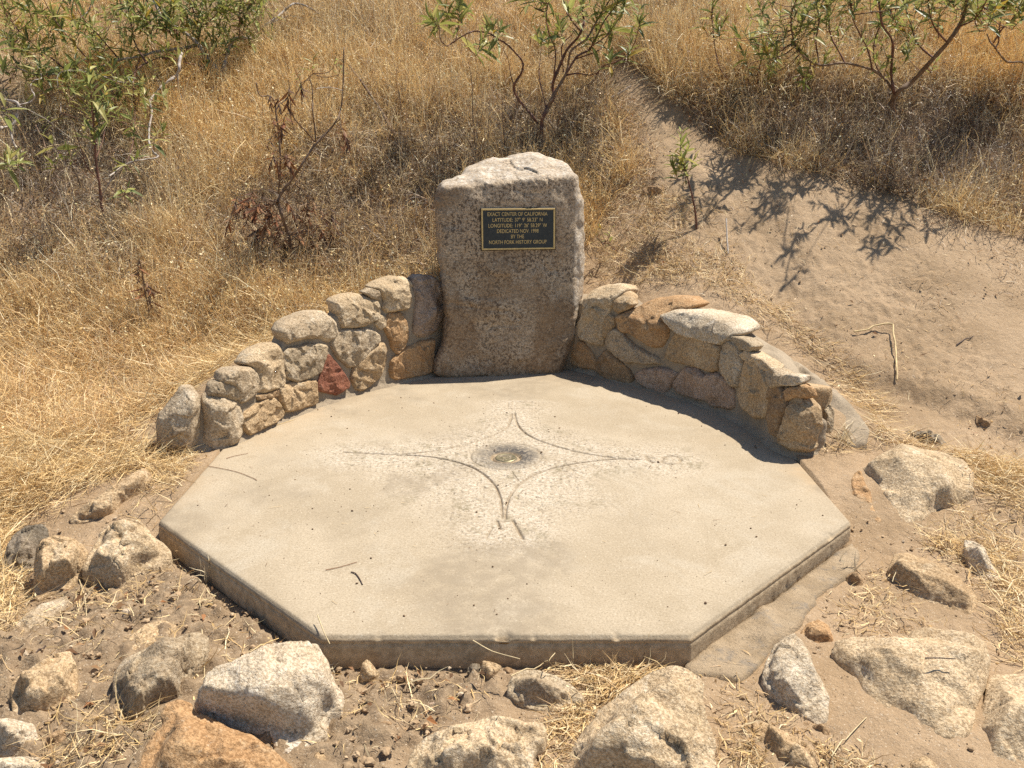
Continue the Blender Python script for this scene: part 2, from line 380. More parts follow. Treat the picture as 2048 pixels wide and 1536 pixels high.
def axis(segs):
    o = []
    for a, b, s in segs: o += list(np.arange(a, b-1e-9, s))
    return np.array(o + [segs[-1][1]])
def build_ground():
    X = axis([(-30, -12, 2.0), (-12, -4.6, 0.3), (-4.6, -2.4, 0.06), (-2.4, 2.4, 0.0115), (2.4, 4.6, 0.06), (4.6, 12, 0.3), (12, 30, 2.0)])
    Y = axis([(-14, -4, 1.0), (-4, -2.2, 0.08), (-2.2, -0.4, 0.0105), (-0.4, 1.6, 0.0145), (1.6, 3.0, 0.025), (3.0, 7.5, 0.06), (7.5, 16, 0.3), (16, 40, 2.0)])
    gx, gy = np.meshgrid(X, Y); gx = gx.ravel(); gy = gy.ravel()
    z = H0(gx, gy); inside = np.hypot(gx, gy) < slab_radius(np.arctan2(gy, gx))
    near = (np.abs(gx) < 2.45) & (gy > -2.3) & (gy < 3.1)
    clod = sstep(-0.12, 0.08, polydist(gx, gy, CLODS)); bare = sstep(-0.1, 0.12, polydist(gx, gy, BARE))
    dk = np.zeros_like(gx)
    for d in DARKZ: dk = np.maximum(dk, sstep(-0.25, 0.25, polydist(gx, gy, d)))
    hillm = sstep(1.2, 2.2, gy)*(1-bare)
    dk = np.maximum(dk, 0.75*hillm)  # soil under hill grass darkened to paint in shade between the blades
    dk = np.maximum(dk, 0.35*sstep(-0.1, 0.1, polydist(gx, gy, STRAWL)))
    P = p3(gx, gy)
    fine = np.zeros_like(gx)
    i = near
    n1 = fbm(P[i]*9, 4, 21); n2 = fbm(P[i]*30, 3, 31); n3 = np.maximum(0, vnoise(P[i]*24 + 5, 41))**1.5
    n4 = fbm(P[i]*55, 2, 47); fine[i] = 0.010*n1 + 0.005*n2 + 0.003*n4 + clod[i]*(0.026*n3 + 0.016*n2 + 0.010*n1 + 0.010*n4) + bare[i]*(0.004*np.sign(n4)*np.abs(n4)**0.6 + 0.013*fbm(np.stack([(P[i][:, 0]*0.78-P[i][:, 1]*0.62)*16, (P[i][:, 0]*0.62+P[i][:, 1]*0.78)*4, P[i][:, 2]], 1), 3, 57) + 0.006*np.maximum(0, n2)**1.2*2 - 0.012*np.maximum(0, vnoise(P[i]*13, 58)-0.25))
    fine[~i] = 0.02*vnoise(P[~i]*4, 21)
    # keep the earth tidy right against the slab edge
    edge = 1-sstep(0.0, 0.05, octd(gx, gy))
    fine = fine*(1-0.8*edge) - 0.012*edge*(gy < -0.55)
    z = np.where(inside, z, z + fine)
    V = np.stack([gx, gy, z], 1)
    nx, ny = len(X), len(Y)
    a = (np.arange(ny-1)[:, None]*nx + np.arange(nx-1)[None]).ravel()
    Q = np.stack([a, a+1, a+nx+1, a+nx], 1)
    me = mesh_np('ground', V, quads=Q, mats=[M['soil']], attrs={'zone': np.stack([dk, clod, bare], 1)})
    tag(link('ground', me), kind='structure')
build_ground()

# ------------------------------------------------------------------ concrete slab with its engraved star
def z3(pts): return [(650+x*0.3662, 780+y*0.3662) for x, y in pts]
def seg_d(x, y, line):
    d = np.full(x.shape, 9.0); line = np.asarray(line)
    for a, b in zip(line[:-1], line[1:]):
        ab = b-a; t = np.clip(((x-a[0])*ab[0]+(y-a[1])*ab[1])/(ab@ab+1e-12), 0, 1)
        d = np.minimum(d, np.hypot(x-a[0]-t*ab[0], y-a[1]-t*ab[1]))
    return d
def catmull(P, n=6):
    P = np.asarray(P, float); Q = np.vstack([2*P[0]-P[1], P, 2*P[-1]-P[-2]]); o = []
    for i in range(1, len(Q)-2):
        p0, p1, p2, p3_ = Q[i-1], Q[i], Q[i+1], Q[i+2]
        for t in np.arange(n)/n:
            o.append(0.5*((2*p1)+(-p0+p2)*t+(2*p0-5*p1+4*p2-p3_)*t*t+(-p0+3*p1-3*p2+p3_)*t**3))
    o.append(P[-1]); return np.array(o)
def wz(pts): return np.array([on_z(*p)[:2] for p in z3(pts)])
GROOVES = [  # (line in slab coordinates, width, depth)
    (catmull(wz([(1035, 125), (1042, 160), (1060, 200), (1110, 245), (1200, 287), (1330, 325), (1450, 350), (1600, 370), (1720, 378)])), 0.0055, 0.009),
    (catmull(wz([(1022, 125), (1012, 170), (985, 212), (920, 245), (800, 287), (650, 322), (500, 342), (310, 350)])), 0.0055, 0.0075),
    (catmull(wz([(310, 350), (480, 355), (620, 370), (750, 400), (850, 445), (925, 515), (955, 580), (965, 640), (968, 698)])), 0.006, 0.009),
    (catmull(wz([(1720, 378), (1570, 377), (1450, 388), (1320, 407), (1200, 437), (1100, 483), (1040, 532), (1003, 590), (988, 650), (985, 700)])), 0.0065, 0.009),
    (wz([(1000, 66), (1000, 100)]), 0.004, 0.004), (wz([(1000, 66), (1125, 66)]), 0.004, 0.006), (wz([(1005, 84), (1080, 86)]), 0.003, 0.004), (wz([(1005, 100), (1125, 104)]), 0.004, 0.005),
    (wz([(100, 338), (200, 343), (310, 347)]), 0.006, 0.008), (wz([(120, 372), (230, 373)]), 0.004, 0.004),
    (catmull(wz([(1840, 384), (1855, 366), (1890, 360), (1930, 366), (1942, 384), (1925, 398), (1880, 404), (1845, 396), (1840, 384)])), 0.005, 0.011), (wz([(1755, 360), (1762, 380), (1795, 395)]), 0.006, 0.010), (wz([(1775, 368), (1800, 372)]), 0.005, 0.008),
    (wz([(940, 712), (957, 757)]), 0.006, 0.008), (wz([(1027, 712), (1050, 755), (1080, 810)]), 0.007, 0.011), (wz([(912, 750), (880, 806)]), 0.005, 0.006), (wz([(965, 718), (1015, 716)]), 0.004, 0.005),
    (catmull(wz([(1020, 440), (1040, 470), (1062, 497)])), 0.002, 0.003),
]
DC = on_z(1012, 911)[:2]                         # survey disc centre
def build_slab():
    nt_ = 1200; th = np.arange(nt_)/nt_*2*np.pi
    Rr = slab_radius(th)
    s = np.concatenate([np.linspace(0.003, 0.46, 190), np.linspace(0.466, 0.955, 85), np.linspace(0.958, 1.0, 12)])
    r = s[:, None]*Rr[None]; x = r*np.cos(th); y = r*np.sin(th)
    edge = (1-s[:, None])*Rr[None]*np.cos(0.2)
    z = 0.0016*fbm(p3(x*2.5, y*2.5), 3, 5) + 0.0005*fbm(p3(x*40, y*40), 2, 6)
    rr = 0.012; t = np.clip(edge/rr, 0, 1); z = z - rr*(1-np.sqrt(1-(1-t)**2))
    gd = np.zeros_like(x)
    core = np.hypot(x, y) < 0.9
    dirt = np.zeros_like(x)
    xc, yc = x[core], y[core]; zc = np.zeros_like(xc); dc = np.zeros_like(xc); near = np.full_like(xc, 9.0)
    wob = 0.5+0.5*fbm(p3(xc*18, yc*18), 3, 9)
    for ln, wd, dp in GROOVES:
        d = seg_d(xc, yc, ln); g = np.exp(-(d/(wd*0.75))**2)
        zc = np.maximum(zc, dp*g*(0.55+0.9*wob)); dc = np.maximum(dc, np.exp(-(d/(wd*1.1))**2)*min(1, dp/0.008)); near = np.minimum(near, d)
    rd = np.hypot(xc-DC[0], yc-DC[1])
    # circular recess round the disc
    zc = zc + 0.004*np.exp(-((rd-0.150)/0.005)**2)*(0.6+0.8*wob) + 0.010*(1-sstep(0.05, 0.10, rd)) + 0.010*np.exp(-((rd-0.058)/0.007)**2)
    dc = np.maximum(dc, 0.8*np.exp(-((rd-0.150)/0.004)**2)*wob)
    wear = np.exp(-(near/0.13)**2)*0.8 + 0.75*np.exp(-(np.hypot(xc, yc*1.0)/0.58)**4)*(0.4+0.6*sstep(-0.2, 0.3, fbm(p3(xc*3, yc*3), 4, 12)))
    pits = np.maximum(0, vnoise(p3(xc*70, yc*70), 15)-0.45)*np.clip(wear, 0, 1)*0.008
    z[core] -= zc + pits; dirt[core] = dc
    W = np.zeros_like(x); W[core] = np.clip(wear, 0, 1)
    G = np.zeros_like(x); an = np.arctan2(yc-DC[1], xc-DC[0])
    G[core] = np.clip((1-sstep(0.09, 0.17, rd))*(0.85+0.2*np.cos(an-0.2)) + 0.5*(1-sstep(0.05, 0.085, rd)), 0, 1)
    # chips in the front lip
    for a, wd, dp in ((269.6, 0.9, 0.016), (273.5, 0.25, 0.006), (284, 0.3, 0.007), (254, 0.4, 0.006), (331, 0.8, 0.014), (318, 0.25, 0.006)):
        dd = np.abs(np.degrees(th)-a)/wd; k = np.exp(-dd**4)[None]*np.exp(-(edge/0.02)**2)
        z = z - dp*k*(0.7+0.6*vnoise(p3(x*60, y*60), 3))
    dgr = (np.degrees(th) % 360)[None]*np.ones_like(x); rear = sstep(345, 358, dgr) + (1-sstep(172, 190, dgr))*(dgr < 200); rad_ = np.hypot(x, y)
    rin = np.interp(dgr, [0, 5, 11, 20, 34, 49, 58, 70, 107, 115, 125, 140, 155, 166, 173, 360], [1.22, 1.22, 1.18, 1.19, 1.24, 1.29, 1.37, 1.44, 1.42, 1.38, 1.3, 1.23, 1.19, 1.2, 1.25, 1.22])
    nz_ = fbm(p3(x*4, y*4), 4, 23)
    D1 = np.exp(-np.maximum(rin-rad_, 0)/0.10)*rear*(0.7+0.6*nz_)
    D1 = D1 + 0.8*np.exp(-edge/0.05)*np.maximum(sstep(330, 350, dgr), sstep(175, 185, dgr)*(1-sstep(195, 204, dgr)))
    D2 = sstep(-0.05, 0.35, fbm(p3(x*2.2+3, y*2.2), 5, 27))*0.75 + 0.6*sstep(0.02, 0.25, fbm(p3(x*5, y*5), 4, 28))*np.exp(-((x+0.38)**2/0.10+(y+0.12)**2/0.05))*1.3 + 0.5*sstep(0.0, 0.25, fbm(p3(x*5, y*5), 4, 29))*np.exp(-((x+0.33)**2/0.05+(y-0.3)**2/0.02)) + 0.5*np.exp(-edge/0.03)
    DU = np.stack([np.clip(D1, 0, 1), np.clip(D2, 0, 1), 0*x], -1)
    V = np.stack([x, y, z], -1); A = np.stack([W, G, dirt], -1)
    rows = [V]; at = [A]; last = V[-1]
    ups = [(0.001, -0.006), (0.001, -0.012), (-0.001, -0.015), (0.002, -0.018), (0.003, -0.03), (0.003, -0.045), (0.003, -0.06), (0.003, -0.075), (0.003, -0.09), (0.003, -0.11), (0.003, -0.16)]
    cx, sx = np.cos(th), np.sin(th)
    for dr, dz in ups:
        R2 = Rr + dr + 0.0012*fbm(p3(cx*30+dz*60, sx*30, dz*90), 3, 14) - 0.007*np.maximum(0, vnoise(p3(cx*60, sx*60, dz*90), 16)-0.45)*(dz < -0.018)
        rows.append(np.stack([R2*cx, R2*sx, np.full(nt_, dz)+last[:, 2]*0.0-0.010 + 0.0006*fbm(p3(cx*20, sx*20), 2, 18)], -1)[None]); at.append(np.zeros((1, nt_, 3)))
    V = np.concatenate(rows).reshape(-1, 3); A = np.concatenate(at).reshape(-1, 3)
    nr = len(V)//nt_
    a = np.arange(nr-1)[:, None]*nt_ + np.arange(nt_)[None]; b = np.arange(nr-1)[:, None]*nt_ + ((np.arange(nt_)+1) % nt_)[None]
    Q = np.stack([a.ravel(), (a+nt_).ravel(), (b+nt_).ravel(), b.ravel()], 1)
    c0 = len(V); V = np.vstack([V, [0, 0, V[0, 2]]]); A = np.vstack([A, A[:1]])
    T = np.stack([np.full(nt_, c0), np.arange(nt_), (np.arange(nt_)+1) % nt_], 1)
    me = mesh_np('concrete_slab', V, quads=Q, tris=T, mats=[M['concrete']], attrs={'mark': A, 'dust': np.vstack([DU.reshape(-1, 3), np.zeros((len(A)-1-DU.shape[0]*nt_, 3)), DU[0, :1]])})
    return tag(link('concrete_slab', me), 'octagonal concrete slab engraved with a four pointed star around a metal survey disc', 'concrete slab')
slab = build_slab()
def build_disc():
    n = 48; prof = [(0.0, -0.0105), (0.012, -0.0105), (0.015, -0.009), (0.018, -0.0105), (0.036, -0.0105), (0.039, -0.0085), (0.044, -0.0085), (0.047, -0.012), (0.047, -0.03)]
    th = np.arange(n)/n*2*np.pi; V = []
    for r, z in prof: V.append(np.stack([DC[0]+r*np.cos(th), DC[1]+r*np.sin(th), np.full(n, z)+0.0006*vnoise(p3(np.cos(th)*3+r*90, np.sin(th)*3), 2)], -1))
    V = np.concatenate(V); a = np.arange(len(prof)-1)[:, None]*n + np.arange(n)[None]; b = np.arange(len(prof)-1)[:, None]*n + ((np.arange(n)+1) % n)[None]
    Q = np.stack([a.ravel(), (a+n).ravel(), (b+n).ravel(), b.ravel()], 1)
    put('survey_disc', V, slab, quads=Q, mats=[M['disc']])
build_disc()

# ------------------------------------------------------------------ rocks
def resample(P, step):
    P = np.asarray(P, float); Q = []
    n = len(P)
    for i in range(n):                                       # one mild corner cut
        a, b, c = P[i-1], P[i], P[(i+1) % n]; Q += [b+(a-b)*0.10, b+(c-b)*0.10]
    Q = np.array(Q + [Q[0]]); L = np.r_[0, np.cumsum(np.linalg.norm(np.diff(Q, axis=0), axis=1))]
    k = max(20, int(L[-1]/step)); t = np.arange(k)/k*L[-1]
    return np.stack([np.interp(t, L, Q[:, 0]), np.interp(t, L, Q[:, 1])], 1)
def face_grid(outline, step, seed, jag=0.006):
    """fill an outline with a fine triangulation; returns points, triangles, number of rim points"""
    B = resample(outline, step); k = len(B); r = np.random.default_rng(seed)
    t = np.arange(k)/k*2*np.pi; sc = np.ptp(B, axis=0).max()
    c = B.mean(0); d = B-c; d /= np.linalg.norm(d, axis=1)[:, None]+1e-9
    B = B + d*(jag*sc/0.2*fbm(np.stack([B[:, 0]*16, B[:, 1]*16, np.full(k, seed*1.7)], -1), 3, seed))[:, None]
    lo, hi = B.min(0), B.max(0)
    gx, gy = np.meshgrid(np.arange(lo[0], hi[0], step), np.arange(lo[1], hi[1], step*0.87)); gx[1::2] += step/2
    G = np.stack([gx.ravel(), gy.ravel()], 1) + r.uniform(-0.2, 0.2, (gx.size, 2))*step
    G = G[polydist(G[:, 0], G[:, 1], B) > step*0.55]
    pts = [Vector(p) for p in np.vstack([B, G])]
    res = delaunay_2d_cdt(pts, [(i, (i+1) % k) for i in range(k)], [], 1, 1e-7)
    P = np.array([tuple(v) for v in res[0]]); T = np.array([f for f in res[2] if len(f) == 3])
    return P, T, k
def rock_shape(outline, Hgt, edge, folds, seed, rough=1.0, clampz=True, power=2.2, step=None, facet=1.05, cells=1.3):
    """relief n(u, v) over an outline: rounded rim, flat or folded top, several scales of roughness"""
    outline = np.asarray(outline, float); size = math.sqrt(np.ptp(outline[:, 0])*np.ptp(outline[:, 1]))
    step = step or max(0.0042, size/46)
    P, T, k = face_grid(outline, step, seed, 0.006 if cells else 0.0025)
    rim = np.zeros(len(P), bool); rim[:k] = True
    d = np.abs(polydist(P[:, 0], P[:, 1], P[:k])); d[:k] = 0
    ed = edge*(1+0.55*fbm(p3(P[:, 0]*9, P[:, 1]*9, seed), 3, seed+3))
    h = Hgt*(1-(1-np.clip(d/np.maximum(ed, 1e-4), 0, 1))**power)**(1/power)
    for (a, b, kk) in folds:                                  # surface falls away on the right-hand side of a->b (kk per metre)
        ab = np.asarray(b)-np.asarray(a); nn = np.array([ab[1], -ab[0]])/np.hypot(*ab)
        sd = (P-np.asarray(a)) @ nn + 0.012*fbm(p3(P[:, 0]*14, P[:, 1]*14, seed+2), 3, seed+6)
        h = h - kk*softplus(sd, 0.004)
    Q = np.stack([P[:, 0], P[:, 1], h], 1)
    s = min(size, 0.5)
    r_ = np.random.default_rng(seed+50); cc = P[:k].mean(0); fac = np.zeros(len(P))
    for q in range(7):
        a_ = r_.uniform(0, 6.283); fac = np.maximum(fac, r_.uniform(0.25, 0.75)*((P-cc) @ np.array([math.cos(a_), math.sin(a_)]) - r_.uniform(0.02, 0.38)*size))
    h = h - np.minimum(facet*fac, 0.75*np.maximum(h, 0) if clampz else 0.6*Hgt)
    K = 16; kp = P[:k].mean(0) + r_.uniform(-0.55, 0.55, (K, 2))*np.ptp(P[:k], axis=0); kg = r_.normal(0, 0.17, (K, 2)); ko = r_.normal(0, 0.010*s, K)
    Pw = P + 0.05*s*np.stack([fbm(Q*(7/s), 3, seed+21), fbm(Q*(7/s), 3, seed+22)], 1)
    lim = min(0.05*s, 0.28*Hgt) if clampz else 0.05*s; dome = np.maximum(h, 0)
    ci_ = np.argmin(((Pw[:, None]-kp[None])**2).sum(2), 1); h = h + np.clip(((Pw-kp[ci_])*kg[ci_]).sum(1) + ko[ci_], -lim, lim)*cells*min(1.0, rough*1.2)*np.clip(d/(0.05*s), 0, 1)
    n = 0.014*s*fbm(Q*(2.6/s)+seed, 3, seed) + 0.020*s*fbm(Q*(9/s)+seed, 4, seed+1, 0.6)
    cr = vnoise(Q*(3.2/s)+seed*2, seed+8); n = n - min(0.03*s, 0.2*Hgt if clampz else 1)*np.exp(-(cr/0.05)**2)*(vnoise(Q*(2.2/s)+9, seed+9) > 0.1)
    st = vnoise(np.stack([Q[:, 0]*4/s, Q[:, 1]*4/s, Q[:, 2]*4/s+seed], -1), seed+5); n = n + 0.02*s*np.sign(st)*np.minimum(1, np.abs(st)*9)
    h = h + rough*n*np.where(rim, 0.25, 1.0)
    if clampz: h = np.where(rim, np.maximum(h, -0.004), np.maximum(h, 0.3*dome))
    return P, T, k, h
def tube_ids(k, a0, b0):
    i = np.arange(k); j = (i+1) % k
    return np.stack([a0+i, b0+i, b0+j, a0+j], 1)
def ground_rock(name, px, tau, Hgt, edge, mat, folds=(), seed=1, rough=1.0, lift=0.0, parent=None, sink=0.07, power=1.05, shrink=0.94, flare=0.0):
    """a stone lying on the earth: its outline stands on a plane tilted by tau degrees that touches the ground at the nearest point"""
    bx, by = max(px, key=lambda p: p[1]); P0 = ground(bx, min(by, 1700)); P0 = P0 + np.array([0, 0, lift])
    fx = P0[:2]-CAM[:2]; fx = fx/np.hypot(*fx); t = math.radians(tau)
    V = np.array([fx[0]*math.cos(t), fx[1]*math.cos(t), math.sin(t)]); U = np.array([fx[1], -fx[0], 0.0]); N = np.cross(U, V)
    def to2(p, off=0.0):
        q = on_plane(p[0], p[1], P0+N*off, N)-P0; return np.array([q @ U, q @ V])
    out = np.array([to2(p) for p in px])
    if np.sum(out[:, 0]*np.roll(out[:, 1], -1) - np.roll(out[:, 0], -1)*out[:, 1]) < 0: out = out[::-1]
    fl = [(to2(a, Hgt), to2(b, Hgt), kk) for a, b, kk in folds]
    P, T, k, h = rock_shape(out, Hgt, edge, fl, seed, rough, True, power)
    W = P0 + P[:, :1]*U + P[:, 1:2]*V + h[:, None]*N
    c = W[:k].mean(0)
    gz = H0(W[:k, 0], W[:k, 1]); rows = [W]
    base = len(W); quads = []
    prev = 0
    for q, (f, sh) in enumerate(((0.3, 1.012), (0.65, 1.005), (1.0, shrink))):
        R = W[:k].copy(); R[:, 2] = W[:k, 2]*(1-f) + np.minimum(gz-sink, W[:k, 2]-0.02)*f
        R[:, :2] = c[:2] + (R[:, :2]-c[:2])*(sh+flare*f)
        R[:, :2] += 0.006*np.stack([vnoise(R*22, seed), vnoise(R*22, seed+4)], 1)
        rows.append(R); nb = base+q*k; quads.append(tube_ids(k, prev, nb)); prev = nb
    Vv = np.vstack(rows + [np.array([[c[0], c[1], (gz-sink).min()]])]); ci = len(Vv)-1
    i = np.arange(k); T = np.vstack([T, np.stack([np.full(k, ci), prev+(i+1) % k, prev+i], 1)])
    return put(name, Vv, parent, quads=np.concatenate(quads), tris=T, mats=[M[mat]])

# ------------------------------------------------------------------ monument boulder and its plaque
MP0 = np.array([-0.035, 1.395, 0.0]); MU = np.array([0.992, 0.126, 0.0]); MU /= np.linalg.norm(MU)
_mb = np.cross(np.array([0, 0, 1.0]), MU)                     # horizontal, away from the camera
MV = np.array([0, 0, 1.0])*math.cos(math.radians(4)) + _mb*math.sin(math.radians(4)); MN = np.cross(MU, MV)
def m2(p, off=0.0):
    q = on_plane(p[0], p[1], MP0+MN*off, MN)-MP0; return np.array([q @ MU, q @ MV])
def build_monument():
    px = [(862, 748), (866, 722), (884, 690), (892, 640), (888, 590), (884, 540), (881, 500), (875, 460), (873, 420), (875, 388), (884, 372), (897, 358), (932, 348), (945, 337), (965, 326), (985, 317), (1012, 313), (1034, 312), (1044, 303), (1070, 297), (1096, 301), (1107, 311), (1130, 315), (1149, 329), (1156, 350), (1164, 378), (1172, 405), (1174, 440), (1176, 480), (1177, 530), (1172, 590), (1160, 640), (1147, 690), (1132, 728), (1124, 754), (1020, 757), (900, 756)]
    Hm = 0.055
    out = np.array([m2(p) for p in px])
    if np.sum(out[:, 0]*np.roll(out[:, 1], -1) - np.roll(out[:, 0], -1)*out[:, 1]) < 0: out = out[::-1]
    f = lambda a, b, k: (m2(a, Hm), m2(b, Hm), k)
    folds = [f((1175, 352), (870, 376), 1.8), f((1152, 540), (1156, 352), 0.8), f((900, 350), (884, 560), 0.4), f((1112, 760), (1150, 600), 0.4)]
    P, T, k, h = rock_shape(out, Hm, 0.05, folds, 77, 0.42, False, 2.4, step=0.0085, facet=0.1, cells=0.0)
    # keep the dressed area behind the plaque flat
    pl = np.array([m2(p, Hm) for p in ((955, 408), (1119, 408), (1119, 507), (955, 507))]); pd = sstep(-0.09, 0.0, polydist(P[:, 0], P[:, 1], pl))
    h = h*(1-pd) + 0.046*pd
    # the crack that splits the bright top
    for ln, wd, dp in (([(1031, 318), (1036, 332), (1048, 340), (1062, 337), (1078, 345)], 0.0045, 0.03), ([(1033, 336), (1035, 350), (1042, 364)], 0.003, 0.014), ([(1002, 356), (1010, 362)], 0.003, 0.012), ([(968, 366), (975, 374)], 0.003, 0.012), ([(1068, 356), (1076, 366)], 0.003, 0.012), ([(1094, 356), (1098, 366)], 0.003, 0.014)):
        L = np.array([m2(p, Hm) for p in ln]); d = seg_d(P[:, 0], P[:, 1], L); h = h - dp*np.exp(-(d/wd)**2)
    a0, b0 = m2((1175, 352), Hm), m2((870, 374), Hm); ab = b0-a0; fr = ((P-a0) @ np.array([ab[1], -ab[0]]))/np.hypot(*ab)
    a1, b1 = m2((1150, 540), Hm), m2((1153, 352), Hm); ab = b1-a1; fr2 = ((P-a1) @ np.array([ab[1], -ab[0]]))/np.hypot(*ab)
    fr = np.maximum(sstep(-0.012, 0.02, fr+0.022*fbm(p3(P[:, 0]*20, P[:, 1]*20), 3, 5)), 0.8*sstep(-0.01, 0.015, fr2+0.015*fbm(p3(P[:, 0]*16, P[:, 1]*16), 3, 6)))
    W = MP0 + P[:, :1]*MU + P[:, 1:2]*MV + h[:, None]*MN
    rows = [W]; quads = []; prev = 0; c = W[:k].mean(0); base = len(W)
    for q, (dn, sh) in enumerate(((0.08, 1.0), (0.18, 0.995), (0.28, 0.97), (0.36, 0.9))):
        R = W[:k] - MN*dn; R = c - MN*dn + (R-(c-MN*dn))*sh
        R += 0.012*np.stack([vnoise(R*11, 3), vnoise(R*11, 4), vnoise(R*11, 5)], 1); R[:, 2] = np.where(W[:k, 2] < 0.02, W[:k, 2], R[:, 2])
        rows.append(R); quads.append(tube_ids(k, prev, base+q*k)); prev = base+q*k
    Vv = np.vstack(rows+[[c-MN*0.4]]); ci = len(Vv)-1; i = np.arange(k)
    T = np.vstack([T, np.stack([np.full(k, ci), prev+(i+1) % k, prev+i], 1)])
    mon = put('monument_boulder', Vv, origin=np.array([c[0], c[1], 0.0]), quads=np.concatenate(quads), tris=T, mats=[M['monument']], attrs={'fresh': np.repeat(np.concatenate([fr, np.tile(fr[:k], 4), [0.0]])[:, None], 3, 1)})
    tag(mon, 'tall upright granite boulder with a pale cracked top carrying a dark lettered plaque', 'monument stone')
    # plaque
    def box(u0, u1, v0, v1, n0, n1, bev=0.0):
        p = []
        for n, b in ((n0, 0), (n1-bev, 0), (n1, bev)):
            for u, v in ((u0+b, v0+b), (u1-b, v0+b), (u1-b, v1-b), (u0+b, v1-b)): p.append(MP0+MU*u+MV*v+MN*n)
        q = [[i+4*r, (i+1) % 4+4*r, (i+1) % 4+4*r+4, i+4*r+4] for r in range(2) for i in range(4)] + [[8, 9, 10, 11]]
        return np.array(p), np.array(q)
    o = 0.046
    a = np.array([m2(p, o+0.012) for p in ((963, 499), (1110, 499), (1110, 417), (963, 417))])
    u0, u1, v0, v1 = a[[0, 3], 0].mean(), a[[1, 2], 0].mean(), a[[0, 1], 1].mean(), a[[2, 3], 1].mean()
    Vp, Qp = box(u0-0.004, u1+0.004, v0-0.004, v1+0.004, o-0.02, o+0.009, 0.002)
    plq = put('plaque', Vp, mon, quads=Qp, mats=[M['edge']], smooth=False); plq['label'] = 'dark plaque with gold border and gold capital lettering'
    Vp, Qp = box(u0+0.008, u1-0.008, v0+0.008, v1-0.008, o+0.008, o+0.0105)
    put('plaque_field', Vp, plq, quads=Qp, mats=[M['plate']], smooth=False)
    bw = 0.0085; VV, QQ = [], []
    for (x0, x1, y0, y1) in ((u0, u1, v1-bw, v1), (u0, u1, v0, v0+bw), (u0, u0+bw, v0+bw, v1-bw), (u1-bw, u1, v0+bw, v1-bw)):
        p, q = box(x0, x1, y0, y1, o+0.0085, o+0.0135, 0.001); QQ.append(q+12*len(VV)); VV.append(p)
    put('plaque_border', np.vstack(VV), plq, quads=np.vstack(QQ), mats=[M['gold']], smooth=False)
    lines = [('EXACT CENTER OF CALIFORNIA', 975, 1095, 428), ("LATITUDE: 37° 9' 58.23\" N", 985, 1085, 439.5), ("LONGITUDE: 119° 26' 58.29\" W", 977, 1094, 451), ('DEDICATED NOV. 1998', 994, 1077, 462), ('BY THE', 1022, 1048, 473), ('NORTH FORK HISTORY GROUP', 978, 1093, 484)]
    LV, LT, off = [], [], 0
    for txt, xa, xb, yc in lines:
        cu = bpy.data.curves.new('lettering', 'FONT'); cu.body = txt; cu.align_x = 'CENTER'; cu.align_y = 'CENTER'; cu.size = 1.0; cu.extrude = 0.0; cu.space_word = 1.35 if '°' in txt else 1.0
        cu.offset = 0.006
        ob = bpy.data.objects.new('lettering', cu); COL.objects.link(ob)
        bpy.context.view_layer.update()
        me = bpy.data.meshes.new_from_object(ob.evaluated_get(bpy.context.evaluated_depsgraph_get()))
        n = len(me.vertices); cv = np.empty(n*3, np.float32); me.vertices.foreach_get('co', cv); cv = cv.reshape(-1, 3)
        me.calc_loop_triangles(); tt = np.empty(len(me.loop_triangles)*3, np.int32); me.loop_triangles.foreach_get('vertices', tt); tt = tt.reshape(-1, 3)
        bpy.data.objects.remove(ob)
        pa, pb = m2((xa, yc), o+0.012), m2((xb, yc), o+0.012); wd = pb[0]-pa[0]; mid = (pa+pb)/2
        sx = wd/np.ptp(cv[:, 0]); sy = 0.0200/0.72 if len(txt) else 1
        uu = (cv[:, 0]-(cv[:, 0].min()+cv[:, 0].max())/2)*sx + mid[0]
        vv = (cv[:, 1]-0.0)*sy + mid[1]-0.001
        top = MP0 + uu[:, None]*MU + vv[:, None]*MV + MN*(o+0.0125)
        LV.append(top); LT.append(tt+off); off += n
    put('lettering', np.vstack(LV), plq, tris=np.vstack(LT), mats=[M['gold']], smooth=False)
build_monument()

